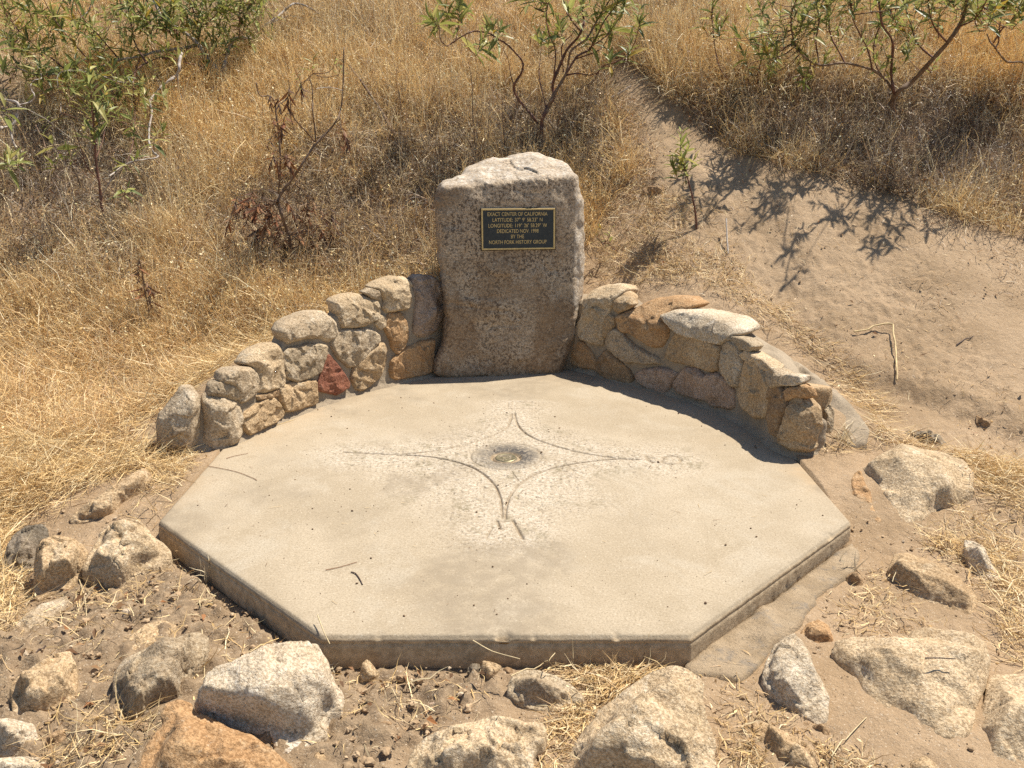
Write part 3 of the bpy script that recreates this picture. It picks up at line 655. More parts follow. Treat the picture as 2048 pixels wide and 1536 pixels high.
# ------------------------------------------------------------------ the two curved rubble walls
class WallFace:
    def __init__(s, base, batter=0.10):
        B = catmull(base, 24); L = np.r_[0, np.cumsum(np.linalg.norm(np.diff(B, axis=0), axis=1))]
        s.u = np.linspace(-0.12, L[-1]+0.12, 500); s.batter = batter
        x = np.interp(s.u, L, B[:, 0]); y = np.interp(s.u, L, B[:, 1])
        t0 = (B[1]-B[0])/np.linalg.norm(B[1]-B[0]); t1 = (B[-1]-B[-2])/np.linalg.norm(B[-1]-B[-2])
        lo = s.u < 0; hi = s.u > L[-1]
        x[lo] = B[0, 0]+t0[0]*s.u[lo]; y[lo] = B[0, 1]+t0[1]*s.u[lo]; x[hi] = B[-1, 0]+t1[0]*(s.u[hi]-L[-1]); y[hi] = B[-1, 1]+t1[1]*(s.u[hi]-L[-1])
        s.x, s.y, s.L = x, y, L[-1]
        tx, ty = np.gradient(x, s.u), np.gradient(y, s.u)
        n = np.stack([-ty, tx], 1); n /= np.linalg.norm(n, axis=1)[:, None]
        mid = np.array([0.0, -0.8]); 
        if np.sum((mid-np.stack([x, y], 1))*n) < 0: n = -n
        s.n = n
    def uv(s, px, py):
        d = pixdir(px, py); z = 0.25
        for it in range(3):
            bx = s.x - s.n[:, 0]*s.batter*z; by = s.y - s.n[:, 1]*s.batter*z
            cr = (bx-CAM[0])*d[1]-(by-CAM[1])*d[0]
            sg = np.nonzero(np.diff(np.sign(cr)) != 0)[0]
            if len(sg):
                ts = [(np.hypot(bx[i]-CAM[0], by[i]-CAM[1]), i) for i in sg]; i = min(ts)[1]
                f = cr[i]/(cr[i]-cr[i+1]); u = s.u[i]+f*(s.u[i+1]-s.u[i]); X = bx[i]+f*(bx[i+1]-bx[i]); Y = by[i]+f*(by[i+1]-by[i])
            else:
                i = int(np.argmin(np.abs(cr))); u, X, Y = s.u[i], bx[i], by[i]
            t = np.hypot(X-CAM[0], Y-CAM[1])/np.hypot(d[0], d[1]); z = CAM[2]+t*d[2]
        return np.array([u, z])
    def pt(s, u, z, n):
        u, z, n = np.broadcast_arrays(np.asarray(u, float), np.asarray(z, float), np.asarray(n, float))
        x = np.interp(u, s.u, s.x); y = np.interp(u, s.u, s.y); nx = np.interp(u, s.u, s.n[:, 0]); ny = np.interp(u, s.u, s.n[:, 1])
        k = n - s.batter*z
        return np.stack([x+nx*k, y+ny*k, z], -1)
def wall_stone(wall, face, px, mat, Hgt=0.03, edge=0.03, depth=0.16, folds=(), seed=1, rough=1.0, lab=None):
    out = np.array([face.uv(*p) for p in px])
    if np.sum(out[:, 0]*np.roll(out[:, 1], -1) - np.roll(out[:, 0], -1)*out[:, 1]) < 0: out = out[::-1]
    cm = out.mean(0); out = cm + (out-cm)*(1+0.011/np.linalg.norm(out-cm, axis=1).mean())
    fl = [(face.uv(*a), face.uv(*b), kk) for a, b, kk in folds]
    P, T, k, h = rock_shape(out, Hgt*0.5, edge*0.38, fl, seed, rough*0.42, False, 1.0, facet=0.75, cells=1.6)
    h = h + 0.013
    rows = [face.pt(P[:, 0], P[:, 1], h)]; quads = []; prev = 0; base = len(P); c = P[:k].mean(0)
    for q, (dn, sh) in enumerate(((0.02, 1.01), (0.05, 0.99), (depth*0.8, 0.85), (depth, 0.6))):
        R = c + (P[:k]-c)*sh; rows.append(face.pt(R[:, 0], R[:, 1], h[:k]-dn)); quads.append(tube_ids(k, prev, base+q*k)); prev = base+q*k
    Vv = np.vstack(rows + [face.pt(c[0], c[1], h[:k].mean()-depth*1.05)[None]]); ci = len(Vv)-1; i = np.arange(k)
    T = np.vstack([T, np.stack([np.full(k, ci), prev+i, prev+(i+1) % k], 1)])
    T[:len(T)-k] = T[:len(T)-k]
    o = put('stone', Vv, wall, quads=np.concatenate(quads), tris=T, mats=[M[mat]])
    if lab: o['label'] = lab
    return o
def wall_core(wall, face, top_px, u0, u1, thick, nface=-0.004, name='mortar', taper=False):
    tp = np.array([face.uv(*p) for p in top_px]); tp = tp[np.argsort(tp[:, 0])]
    us = np.linspace(u0, u1, 150); zt = np.interp(us, tp[:, 0], tp[:, 1]) - 0.022
    zt = np.maximum(zt, 0.05)
    us_thick = thick if not taper else np.interp(us, [face.L-0.75, face.L-0.3], [thick, 0.07])
    prof = [(nface+0.035, -0.02, 0), (nface+0.022, 0.0, 0), (nface+0.006, 0.02, 0), (nface, 0.1, 1), (nface, 0.25, 1), (nface, 0.4, 1), (nface, 0.55, 1), (nface, 0.7, 1), (nface, 0.85, 1), (nface-0.002, 0.95, 1), (nface-0.018, 1.0, 1), (nface-0.05, 1.01, 1), (-us_thick*0.7, 1.0, 1), (-us_thick, 0.9, 1), (-us_thick-0.02, 0.4, 1), (-us_thick-0.02, -0.1, 1)]
    # small steps along the profile so that the joint relief shows
    pr = []
    for a, b in zip(prof[:-1], prof[1:]):
        for t in np.arange(4)/4: pr.append([a[0]+(b[0]-a[0])*t, a[1], b[1], a[2], b[2], t])
    rows = []
    for n, za, zb, ma, mb, t in pr:
        A = za*zt if ma else np.full_like(zt, za); B = zb*zt if mb else np.full_like(zt, zb)
        z = A+(B-A)*t; p = face.pt(us, z, n)
        w_ = 0.007*fbm(p*14, 3, 51) + 0.005*fbm(p*45, 3, 52)
        nx = np.interp(us, face.u, face.n[:, 0]); ny = np.interp(us, face.u, face.n[:, 1])
        p = p + np.stack([nx*w_, ny*w_, 0.5*w_*(z > 0.03)], -1); rows.append(p)
    V = np.concatenate(rows); n = len(us); m = len(pr)
    a = np.arange(m-1)[:, None]*n + np.arange(n-1)[None]; a = a.ravel(); Q = np.stack([a, a+1, a+n+1, a+n], 1)
    c0 = len(V); V = np.vstack([V, V.reshape(m, n, 3)[:, 0].mean(0), V.reshape(m, n, 3)[:, -1].mean(0)])
    i = np.arange(m); j = (i+1) % m
    T = np.vstack([np.stack([np.full(m, c0), i*n, j*n], 1), np.stack([np.full(m, c0+1), j*n+n-1, i*n+n-1], 1)])
    return put(name, V, wall, quads=Q, tris=T, mats=[M['mortar']])

def z4(pts): return [(250+x*0.3418, 500+y*0.3418) for x, y in pts]
def z5(pts): return [(1000+x*0.390625, 500+y*0.390625) for x, y in pts]
LF = WallFace([(-1.50, 0.17), (-1.36, 0.17), (-1.17, 0.29), (-1.03, 0.60), (-0.82, 0.93), (-0.62, 1.14), (-0.43, 1.33), (-0.34, 1.46)])
lw = tag(empty('rubble_wall', (-0.9, 0.8, 0.0)), 'low curved rubble stone wall left of the monument, sunlit, with one red stone', 'stone wall', 'low rubble walls beside the monument', 'thing')
wall_core(lw, LF, z4([(260, 930), (330, 850), (430, 860), (500, 850), (570, 790), (640, 720), (740, 700), (800, 600), (900, 590), (940, 470), (1150, 380), (1240, 360), (1260, 300), (1420, 270), (1470, 240), (1590, 180), (1700, 170), (1850, 220)]), 0.10, LF.L+0.02, 0.10)
LS = [  # outline in the photograph, material, relief, rim width, label
    ([(195, 1030), (205, 960), (260, 890), (320, 825), (390, 830), (425, 870), (430, 960), (425, 1080), (400, 1160), (330, 1185), (250, 1170), (205, 1110)], 'greytan', 0.07, 0.09, ()),
    ([(460, 890), (500, 850), (580, 850), (640, 870), (670, 920), (690, 980), (685, 1070), (640, 1130), (560, 1175), (490, 1185), (470, 1120), (475, 1000)], 'greytan', 0.055, 0.06, [((690, 915), (455, 895), 0.6)]),
    ([(500, 845), (520, 800), (560, 780), (620, 785), (648, 810), (655, 860), (640, 875), (580, 852)], 'grey', 0.02, 0.03, ()),
    ([(565, 770), (580, 730), (640, 695), (720, 690), (760, 710), (775, 770), (760, 830), (710, 870), (675, 885), (655, 830), (630, 790)], 'greytan', 0.035, 0.035, ()),
    ([(725, 670), (760, 610), (820, 565), (880, 562), (915, 600), (925, 680), (928, 760), (920, 795), (860, 825), (810, 835), (780, 820), (775, 760), (765, 690)], 'pale', 0.045, 0.06, ()),
    ([(690, 985), (710, 950), (770, 900), (850, 865), (885, 905), (910, 950), (900, 985), (840, 1020), (780, 1050), (735, 1075), (700, 1040)], 'tan', 0.022, 0.02, ()),
    ([(900, 800), (960, 785), (1060, 765), (1105, 770), (1112, 890), (1085, 905), (1000, 930), (930, 940), (905, 880)], 'tan', 0.028, 0.02, ()),
    ([(780, 852), (850, 828), (895, 815), (895, 850), (850, 862), (785, 875)], 'brown', 0.012, 0.012, ()),
    ([(935, 605), (960, 580), (1060, 555), (1165, 560), (1160, 620), (1135, 710), (1080, 740), (1010, 765), (950, 745), (930, 700)], 'grey', 0.03, 0.02, ()),
    ([(920, 475), (950, 430), (1010, 400), (1110, 365), (1165, 365), (1220, 425), (1235, 480), (1215, 525), (1175, 535), (1120, 510), (1050, 515), (960, 547), (930, 520)], 'greytan', 0.04, 0.045, [((1230, 395), (930, 455), 0.5)]),
    ([(1190, 625), (1230, 660), (1265, 710), (1295, 770), (1285, 800), (1230, 840), (1190, 830), (1140, 815), (1130, 790), (1155, 700)], 'red', 0.026, 0.022, ()),
    ([(1220, 520), (1260, 475), (1330, 465), (1430, 470), (1480, 500), (1475, 540), (1420, 600), (1350, 670), (1310, 680), (1240, 620), (1215, 570)], 'greytan', 0.03, 0.02, ()),
    ([(1240, 310), (1260, 290), (1360, 265), (1430, 275), (1470, 295), (1480, 340), (1470, 400), (1400, 435), (1320, 450), (1270, 445), (1255, 370)], 'pale', 0.04, 0.025, [((1480, 300), (1240, 335), 0.6)]),
    ([(1405, 250), (1440, 232), (1480, 245), (1485, 290), (1440, 275)], 'greytan', 0.01, 0.02, ()),
    ([(1465, 430), (1490, 385), (1515, 400), (1515, 440), (1490, 455)], 'pale', 0.012, 0.012, ()),
    ([(1345, 680), (1400, 620), (1460, 570), (1500, 555), (1545, 560), (1540, 640), (1510, 700), (1480, 750), (1430, 790), (1375, 820), (1350, 800), (1325, 740)], 'tan', 0.03, 0.02, [((1500, 730), (1505, 555), 0.6)]),
    ([(1525, 410), (1550, 375), (1610, 375), (1640, 420), (1650, 500), (1630, 560), (1590, 598), (1560, 560), (1545, 510), (1520, 460)], 'orange', 0.026, 0.02, ()),
    ([(1455, 225), (1500, 195), (1590, 170), (1660, 170), (1690, 200), (1690, 290), (1670, 330), (1600, 350), (1530, 360), (1510, 330), (1520, 290), (1490, 240)], 'pale', 0.045, 0.03, [((1690, 195), (1450, 235), 0.6), ((1640, 330), (1650, 180), 0.7)]),
    ([(1690, 180), (1720, 155), (1790, 155), (1840, 195), (1860, 260), (1855, 390), (1820, 460), (1770, 500), (1720, 500), (1690, 480), (1695, 400), (1700, 280)], 'purple', 0.05, 0.06, ()),
    ([(1560, 640), (1630, 585), (1720, 540), (1795, 525), (1795, 640), (1785, 710), (1720, 730), (1600, 750), (1560, 740)], 'orange', 0.025, 0.02, ()),
]
for i, (px, mt, hh, ed, fl) in enumerate(LS):
    px = z4(px); fl = [(*z4([a]), *z4([b]), k) for a, b, k in fl]
    wall_stone(lw, LF, px, mt, hh, ed, 0.11 if i not in (7, 13, 14) else 0.06, fl, 100+i, 0.8, 'red triangular stone' if mt == 'red' else None)

RF = WallFace([(0.27, 1.62), (0.37, 1.50), (0.52, 1.34), (0.67, 1.19), (0.86, 0.98), (1.04, 0.70), (1.13, 0.42), (1.16, 0.22), (1.22, 0.11), (1.33, 0.12), (1.45, 0.22)])
rw = tag(empty('rubble_wall', (0.9, 0.9, 0.0)), 'low rubble stone wall right of the monument, its face in shade', 'stone wall', 'low rubble walls beside the monument', 'thing')
wall_core(rw, RF, z5([(420, 240), (500, 215), (600, 240), (680, 320), (800, 290), (880, 330), (1000, 330), (1130, 400), (1190, 450), (1240, 480), (1300, 540), (1390, 610), (1450, 670), (1530, 690), (1620, 790), (1650, 830), (1700, 850)]), 0.06, RF.L-0.12, 0.24, taper=True)
RS = [
    ([(440, 225), (480, 200), (560, 195), (605, 220), (580, 270), (560, 310), (540, 370), (530, 480), (480, 470), (420, 450), (385, 410), (400, 370), (430, 330)], 'pale', 0.03, 0.02, [((640, 240), (430, 245), 1.5)]),
    ([(580, 245), (610, 228), (655, 250), (672, 280), (650, 300), (610, 318), (590, 295)], 'tan', 0.02, 0.02, [((680, 262), (580, 262), 1.3)]),
    ([(530, 370), (560, 335), (585, 350), (585, 390), (550, 440), (525, 430)], 'tan', 0.015, 0.015, ()),
    ([(350, 530), (365, 490), (400, 465), (430, 480), (470, 530), (500, 585), (490, 605), (430, 600), (380, 580)], 'orange', 0.025, 0.025, ()),
    ([(510, 560), (550, 515), (600, 560), (660, 610), (680, 650), (660, 680), (600, 680), (540, 650), (500, 615)], 'brown', 0.02, 0.025, ()),
    ([(550, 470), (570, 430), (600, 405), (630, 420), (680, 480), (750, 520), (800, 545), (815, 578), (740, 580), (660, 570), (600, 545), (560, 510)], 'greytan', 0.035, 0.025, ()),
    ([(610, 340), (650, 315), (720, 280), (800, 262), (870, 268), (920, 300), (905, 320), (850, 320), (835, 350), (870, 400), (860, 440), (830, 485), (790, 490), (750, 460), (700, 430), (650, 420), (620, 400)], 'orange', 0.045, 0.02, [((930, 385), (610, 330), 1.2)]),
    ([(835, 335), (880, 318), (980, 318), (1060, 335), (1130, 365), (1190, 410), (1195, 430), (1150, 470), (1120, 488), (1000, 450), (920, 425), (890, 400), (865, 365)], 'white', 0.05, 0.018, [((1190, 455), (880, 350), 0.8)]),
    ([(855, 545), (900, 430), (920, 425), (1020, 450), (1120, 490), (1125, 510), (1110, 610), (1080, 620), (1000, 595), (900, 570)], 'tan', 0.03, 0.016, ()),
    ([(1150, 490), (1180, 470), (1230, 500), (1240, 560), (1235, 610), (1225, 690), (1190, 690), (1150, 640), (1130, 600), (1140, 540)], 'greytan', 0.03, 0.025, ()),
    ([(1255, 590), (1280, 560), (1330, 590), (1370, 640), (1385, 690), (1380, 800), (1350, 850), (1310, 850), (1270, 820), (1240, 780), (1230, 740), (1240, 660)], 'tan', 0.03, 0.03, ()),
    ([(900, 690), (920, 640), (960, 605), (1010, 605), (1050, 640), (1110, 635), (1160, 670), (1195, 720), (1190, 790), (1170, 810), (1100, 800), (1050, 770), (1000, 755), (920, 730)], 'pink', 0.035, 0.022, ()),
    ([(700, 640), (740, 610), (830, 605), (905, 635), (880, 680), (850, 735), (800, 720), (720, 680)], 'pink', 0.025, 0.022, ()),
    ([(1385, 740), (1405, 695), (1440, 715), (1462, 750), (1470, 800), (1450, 870), (1440, 940), (1400, 930), (1380, 880)], 'brown', 0.025, 0.02, ()),
    ([(1480, 780), (1520, 745), (1580, 745), (1630, 780), (1645, 820), (1640, 900), (1620, 980), (1610, 1020), (1560, 1028), (1480, 1015), (1440, 985), (1445, 900), (1460, 830)], 'tan', 0.06, 0.06, [((1650, 805), (1455, 800), 1.0)]),
    ([(1455, 745), (1490, 710), (1550, 695), (1595, 715), (1610, 748), (1580, 755), (1520, 750), (1480, 770)], 'orange', 0.012, 0.03, ()),
    ([(1372, 625), (1405, 612), (1440, 640), (1438, 690), (1405, 700), (1385, 680)], 'greytan', 0.02, 0.018, ()),
    ([(1240, 540), (1270, 518), (1330, 552), (1395, 602), (1362, 615), (1310, 582), (1262, 562)], 'pale', 0.006, 0.012, ()),
    ([(1152, 468), (1180, 445), (1240, 452), (1292, 490), (1275, 515), (1232, 502), (1190, 480)], 'grey', 0.006, 0.015, ()),
    ([(1440, 662), (1480, 642), (1530, 652), (1538, 680), (1500, 692), (1470, 692), (1450, 688)], 'white', 0.006, 0.012, ()),
]
for i, (px, mt, hh, ed, fl) in enumerate(RS):
    px = z5(px); fl = [(*z5([a]), *z5([b]), k) for a, b, k in fl]
    wall_stone(rw, RF, px, mt, hh, ed, (0.2 if i in (0, 6, 7, 14) else 0.09), fl, 200+i, 0.8)
ground_rock('mortar_cap', [(1492, 700), (1530, 696), (1600, 728), (1660, 770), (1708, 815), (1738, 856), (1738, 884), (1706, 896), (1664, 884), (1642, 852), (1604, 812), (1545, 762)], 24, 0.03, 0.05, 'mortar', [], 231, 0.5, lift=0.01, parent=rw)
ground_rock('stone', [(1640, 812), (1660, 806), (1670, 825), (1664, 862), (1646, 872)], 60, 0.03, 0.03, 'grey', [], 232, 0.8, parent=rw)

# ------------------------------------------------------------------ stones lying round the slab
def z6(pts): return [(x*0.4141, 900+y*0.4141) for x, y in pts]
def z7(pts): return [(600+x*0.415, 1000+y*0.415) for x, y in pts]
def z8(pts): return [(1348+x*0.414, 900+y*0.414) for x, y in pts]
def z9(pts): return [(1500+x*0.2676, 600+y*0.2676) for x, y in pts]
ROCKS = [  # zoom, outline, tilt, relief, rim, material, folds, roughness, label
    (z6, [(335, 330), (360, 300), (440, 245), (540, 190), (620, 125), (690, 85), (730, 115), (735, 150), (700, 190), (640, 230), (590, 260), (570, 300), (520, 345), (440, 365), (370, 368), (340, 350)], 34, 0.055, 0.025, 'tan', [((330, 265), (500, 345), 1.2)], 0.7, 'long narrow tan stone lying slantwise below the left wall\'s outer end'),
    (z6, [(5, 600), (10, 560), (30, 470), (60, 410), (130, 365), (200, 360), (235, 385), (240, 430), (190, 440), (170, 480), (160, 580), (100, 612), (40, 608)], 40, 0.07, 0.08, 'dark', [], 1.0, 'dark grey rounded rock at the left edge, half behind a square tan rock'),
    (z6, [(165, 722), (160, 600), (170, 480), (200, 430), (270, 410), (350, 425), (400, 460), (435, 500), (405, 560), (380, 610), (350, 660), (280, 692), (220, 712), (190, 732)], 38, 0.07, 0.03, 'tan', [((150, 590), (430, 520), 1.3)], 0.9, 'square tan rock between the dark grey rounded rock and the knobbly pale one'),
    (z6, [(395, 562), (430, 500), (480, 430), (470, 405), (520, 360), (600, 332), (670, 340), (715, 375), (730, 410), (790, 450), (830, 490), (825, 525), (770, 560), (700, 580), (660, 620), (620, 660), (590, 685), (540, 670), (480, 620), (410, 590)], 32, 0.075, 0.04, 'pale', [((380, 540), (600, 655), 1.5), ((640, 640), (840, 520), 1.0)], 1.2, 'knobbly pale rock close against the slab\'s left corner, undercut below'),
    (z6, [(45, 908), (60, 862), (120, 792), (190, 745), (250, 728), (330, 700), (300, 760), (235, 810), (200, 852), (130, 890), (70, 922)], 16, 0.02, 0.05, 'greytan', [], 0.8, 'pale stone mostly buried in dirt below the square tan rock'),
    (z6, [(50, 1132), (100, 1080), (180, 1030), (270, 985), (340, 968), (365, 1040), (375, 1110), (370, 1180), (320, 1232), (260, 1282), (190, 1332), (120, 1304), (65, 1282), (60, 1200)], 24, 0.06, 0.035, 'tan', [((50, 1270), (380, 1130), 1.3)], 1.0, 'long tan ridged rock near the bottom left corner with dirt on its back'),
    (z6, [(-30, 1300), (30, 1293), (100, 1308), (165, 1320), (182, 1370), (160, 1420), (130, 1472), (60, 1478), (-30, 1478)], 35, 0.05, 0.03, 'white', [((-20, 1400), (200, 1360), 0.9)], 1.0, 'small whitish angular stone on the left edge under the long tan ridged rock'),
    (z6, [(540, 1102), (570, 1042), (612, 998), (700, 968), (800, 928), (900, 890), (960, 878), (1012, 900), (1000, 960), (960, 1012), (920, 1062), (892, 1140), (890, 1192), (800, 1232), (720, 1292), (660, 1324), (608, 1332), (598, 1250), (578, 1200), (545, 1160)], 28, 0.085, 0.03, 'grey', [((607, 1345), (628, 990), -1.0) if False else ((628, 985), (610, 1345), 1.6)], 0.7, 'grey speckled block with a dark left side, left of the big split white rock'),
    (z6, [(560, 1000), (620, 905), (700, 842), (790, 820), (862, 850), (830, 882), (760, 922), (680, 962), (600, 1002)], 14, 0.02, 0.05, 'tan', [], 0.7, 'flat tan stone almost buried in dirt just behind the grey speckled block'),
    (z6, [(945, 1220), (960, 1150), (1000, 1090), (1080, 1060), (1200, 1030), (1330, 975), (1440, 955), (1530, 940), (1560, 990), (1610, 1080), (1650, 1190), (1640, 1250), (1580, 1290), (1572, 1372), (1500, 1442), (1420, 1487), (1380, 1472), (1322, 1432), (1310, 1372), (1200, 1342), (1080, 1312), (960, 1262)], 26, 0.11, 0.025, 'white', [((930, 1190), (1295, 1212), 2.0), ((1450, 930), (1295, 1225), -0.0), ((1470, 950), (1300, 1240), 0.0), ((1300, 1190), (1620, 1000), 0.55)], 0.6, 'big whitish split rock with a dark front face by the slab front left corner'),
    (z6, [(650, 1560), (700, 1450), (760, 1350), (790, 1302), (770, 1280), (800, 1232), (870, 1210), (930, 1230), (942, 1272), (1000, 1292), (1100, 1340), (1230, 1382), (1310, 1442), (1380, 1502), (1440, 1570), (1430, 1680), (650, 1680)], 24, 0.06, 0.09, 'orange', [], 0.7, 'large smooth orange-tan rock cut off by the bottom of the picture'),
    (z6, [(-30, 1490), (100, 1480), (213, 1488), (216, 1536), (200, 1600), (-30, 1600)], 30, 0.03, 0.03, 'white', [], 0.7, 'pale flat-topped stone in the very bottom left corner'),
    (z6, [(198, 1392), (260, 1360), (310, 1348), (326, 1380), (275, 1432), (210, 1442)], 30, 0.03, 0.03, 'brown', [], 1.0, 'small brown lump of rock right of the small whitish angular stone'),
    (z7, [(290, 822), (300, 785), (322, 766), (350, 790), (382, 840), (376, 872), (312, 902), (285, 880)], 55, 0.025, 0.02, 'tan', [((318, 760), (300, 905), 0.9)], 0.8, 'small pointed tan stone standing on the dirt below the slab\'s front edge'),
    (z7, [(873, 802), (880, 772), (940, 785), (972, 800), (966, 840), (930, 880), (880, 886)], 50, 0.02, 0.015, 'tan', [((905, 770), (895, 890), 0.9)], 0.8, 'small squarish tan stone just left of the grey oval stone'),
    (z7, [(978, 812), (1000, 802), (1024, 812), (1028, 838), (1005, 856), (982, 846)], 45, 0.015, 0.015, 'brown', [], 0.8, 'small brown stone squeezed between the squarish tan stone and the grey oval one'),
    (z7, [(805, 812), (830, 785), (868, 790), (872, 835), (840, 852), (812, 840)], 45, 0.018, 0.02, 'dark', [], 1.2, 'dark earthy lump left of the small squarish tan stone'),
    (z7, [(1000, 882), (1020, 850), (1080, 820), (1150, 818), (1230, 844), (1310, 890), (1372, 950), (1366, 982), (1300, 1002), (1200, 1022), (1100, 1002), (1030, 962), (1000, 922)], 24, 0.05, 0.07, 'grey', [], 0.6, 'grey oval stone with a smooth back just below the slab\'s front edge'),
    (z7, [(600, 1010), (610, 985), (640, 972), (668, 985), (674, 1012), (660, 1036), (630, 1044), (605, 1034)], 40, 0.022, 0.028, 'pink', [], 0.5, 'round pinkish pebble alone on the dirt above the bottom centre rocks'),
    (z7, [(335, 1102), (380, 1060), (450, 1070), (520, 1100), (532, 1126), (480, 1132), (420, 1132), (350, 1152), (335, 1132)], 14, 0.018, 0.02, 'brown', [((325, 1120), (540, 1110), 1.2)], 0.9, 'thin flat brown stone on the dirt right of the big split white rock'),
    (z7, [(505, 1300), (530, 1220), (600, 1150), (700, 1100), (780, 1070), (860, 1050), (950, 1040), (1040, 1060), (1100, 1072), (1172, 1076), (1192, 1112), (1182, 1162), (1135, 1192), (1122, 1242), (1142, 1302), (1100, 1420), (540, 1420), (500, 1340)], 26, 0.075, 0.09, 'pale', [((480, 1200), (1200, 1180), 0.45)], 1.5, 'lumpy pale rock at the bottom centre with a dark pitted front'),
    (z7, [(1225, 1320), (1290, 1240), (1330, 1170), (1400, 1060), (1430, 1010), (1560, 920), (1700, 830), (1780, 798), (1870, 810), (1930, 850), (1946, 882), (1940, 950), (1962, 1002), (1982, 1100), (2012, 1250), (2022, 1420), (1215, 1420)], 30, 0.09, 0.07, 'pale', [((1300, 1130), (2000, 1180), 0.4)], 0.7, 'largest pale rock at the bottom edge, right of centre, pointing at the slab corner'),
    (z7, [(48, 1252), (80, 1213), (122, 1230), (122, 1272), (60, 1292)], 40, 0.02, 0.02, 'tan', [], 0.9, 'small tan stone on the dirt at the foot of the big split white rock'),
    (z8, [(900, 92), (950, 65), (1000, 40), (1080, 10), (1130, 0), (1200, 5), (1300, 20), (1400, 60), (1440, 110), (1460, 160), (1455, 200), (1420, 225), (1350, 262), (1280, 285), (1240, 310), (1212, 340), (1150, 382), (1090, 392), (1040, 352), (1010, 270), (960, 180)], 15, 0.085, 0.02, 'pale', [((935, 75), (1225, 285), 0.9)], 0.35, 'large flat pinkish boulder right of the slab\'s right corner with a dirt-covered left side'),
    (z8, [(868, 112), (905, 98), (922, 160), (952, 212), (962, 280), (1006, 346), (985, 352), (930, 302), (860, 222), (850, 160)], 16, 0.012, 0.01, 'orange', [], 0.6, 'thin splintered orange rock flake lying between the slab and the flat pinkish boulder'),
    (z8, [(1060, 500), (1130, 494), (1230, 540), (1330, 590), (1420, 650), (1466, 702), (1460, 782), (1445, 812), (1380, 802), (1290, 780), (1210, 760), (1160, 712), (1100, 642), (1030, 592)], 12, 0.055, 0.03, 'tan', [((1120, 650), (1230, 745), 1.2), ((1210, 740), (1470, 790), 1.2)], 0.3, 'smooth flat tan slab of rock half sunk in soil right of the broken footing'),
    (z8, [(1400, 432), (1450, 440), (1500, 470), (1522, 522), (1560, 590), (1582, 632), (1550, 652), (1500, 622), (1440, 562), (1410, 492)], 25, 0.04, 0.03, 'white', [((1395, 470), (1540, 660), 1.0)], 1.0, 'narrow whitish rock lying in straw near the right edge'),
    (z8, [(428, 1112), (440, 1030), (480, 950), (540, 905), (590, 893), (640, 950), (670, 1020), (710, 1110), (750, 1190), (754, 1282), (740, 1322), (690, 1332), (620, 1290), (540, 1230), (450, 1162)], 20, 0.05, 0.022, 'white', [((420, 1085), (740, 1300), 1.6)], 0.4, 'triangular whitish rock pointing up beside the broken concrete footing'),
    (z8, [(600, 1322), (660, 1300), (740, 1332), (802, 1382), (760, 1412), (690, 1384)], 16, 0.02, 0.02, 'brown', [], 0.9, 'brown flat stone just below the triangular whitish rock'),
    (z8, [(773, 982), (780, 920), (850, 900), (1000, 905), (1100, 940), (1150, 880), (1220, 862), (1350, 868), (1450, 890), (1510, 930), (1522, 1032), (1500, 1092), (1482, 1180), (1452, 1252), (1450, 1342), (1400, 1402), (1330, 1418), (1240, 1392), (1150, 1342), (1050, 1272), (950, 1222), (900, 1152), (850, 1082), (800, 1032)], 13, 0.065, 0.03, 'pale', [((770, 1020), (1100, 1262), 1.5), ((1060, 1230), (1460, 1380), 1.5)], 0.45, 'biggest tan boulder at lower right, flat with a deep shadowed undercut'),
    (z8, [(1450, 1352), (1470, 1280), (1500, 1200), (1502, 1132), (1550, 1085), (1700, 1072), (1900, 1072), (1950, 1650), (1500, 1650), (1462, 1500), (1450, 1420)], 18, 0.08, 0.05, 'pale', [], 0.4, 'pale tan boulder cut by the right edge at the bottom corner'),
    (z8, [(608, 882), (640, 838), (700, 818), (750, 850), (772, 922), (700, 948), (640, 932), (615, 906)], 18, 0.028, 0.02, 'orange', [((600, 890), (780, 925), 1.3)], 0.8, 'small orange-brown stone above the triangular whitish rock'),
    (z8, [(372, 1312), (430, 1308), (540, 1360), (620, 1400), (680, 1450), (702, 1502), (690, 1580), (450, 1580), (425, 1480), (400, 1400)], 18, 0.05, 0.06, 'tan', [], 1.0, 'rounded tan rock in straw at the bottom, right of the largest pale rock'),
    (z8, [(1115, 1560), (1150, 1500), (1210, 1478), (1262, 1510), (1290, 1560), (1280, 1600), (1120, 1600)], 25, 0.04, 0.05, 'tan', [], 0.7, 'small rounded tan stone at the bottom edge under the biggest tan boulder'),
    (z8, [(830, 612), (860, 590), (902, 600), (916, 640), (890, 662), (840, 652)], 28, 0.03, 0.02, 'brown', [], 0.9, 'small dark brown stone at the far end of the broken footing'),
    (z9, [(1140, 992), (1180, 973), (1300, 975), (1420, 1010), (1472, 1072), (1462, 1112), (1350, 1112), (1230, 1062), (1160, 1022)], 30, 0.045, 0.04, 'dark', [((1130, 1010), (1470, 1100), 1.0)], 1.0, 'dark stone lying in straw behind the flat pinkish boulder'),
    (z9, [(1690, 860), (1740, 880), (1810, 915), (1826, 950), (1790, 985), (1730, 960), (1690, 915)], 30, 0.03, 0.03, 'brown', [], 1.0, 'brown earthy rock in the small soil step at the right edge'),
]
for i, (zf, px, tau, hh, ed, mt, fl, ro, lb) in enumerate(ROCKS):
    px = zf(px); fl = [(*zf([a]), *zf([b]), k) for a, b, k in fl]
    nm = 'boulder' if 'boulder' in lb else ('stone' if 'stone' in lb else 'rock')
    tag(ground_rock(nm if nm != 'stone' else 'loose_stone', px, tau, hh, ed, mt, fl, 300+i*3, ro*0.85), lb, 'pebble' if 'pebble' in lb else nm, 'loose rocks around the slab', 'thing')
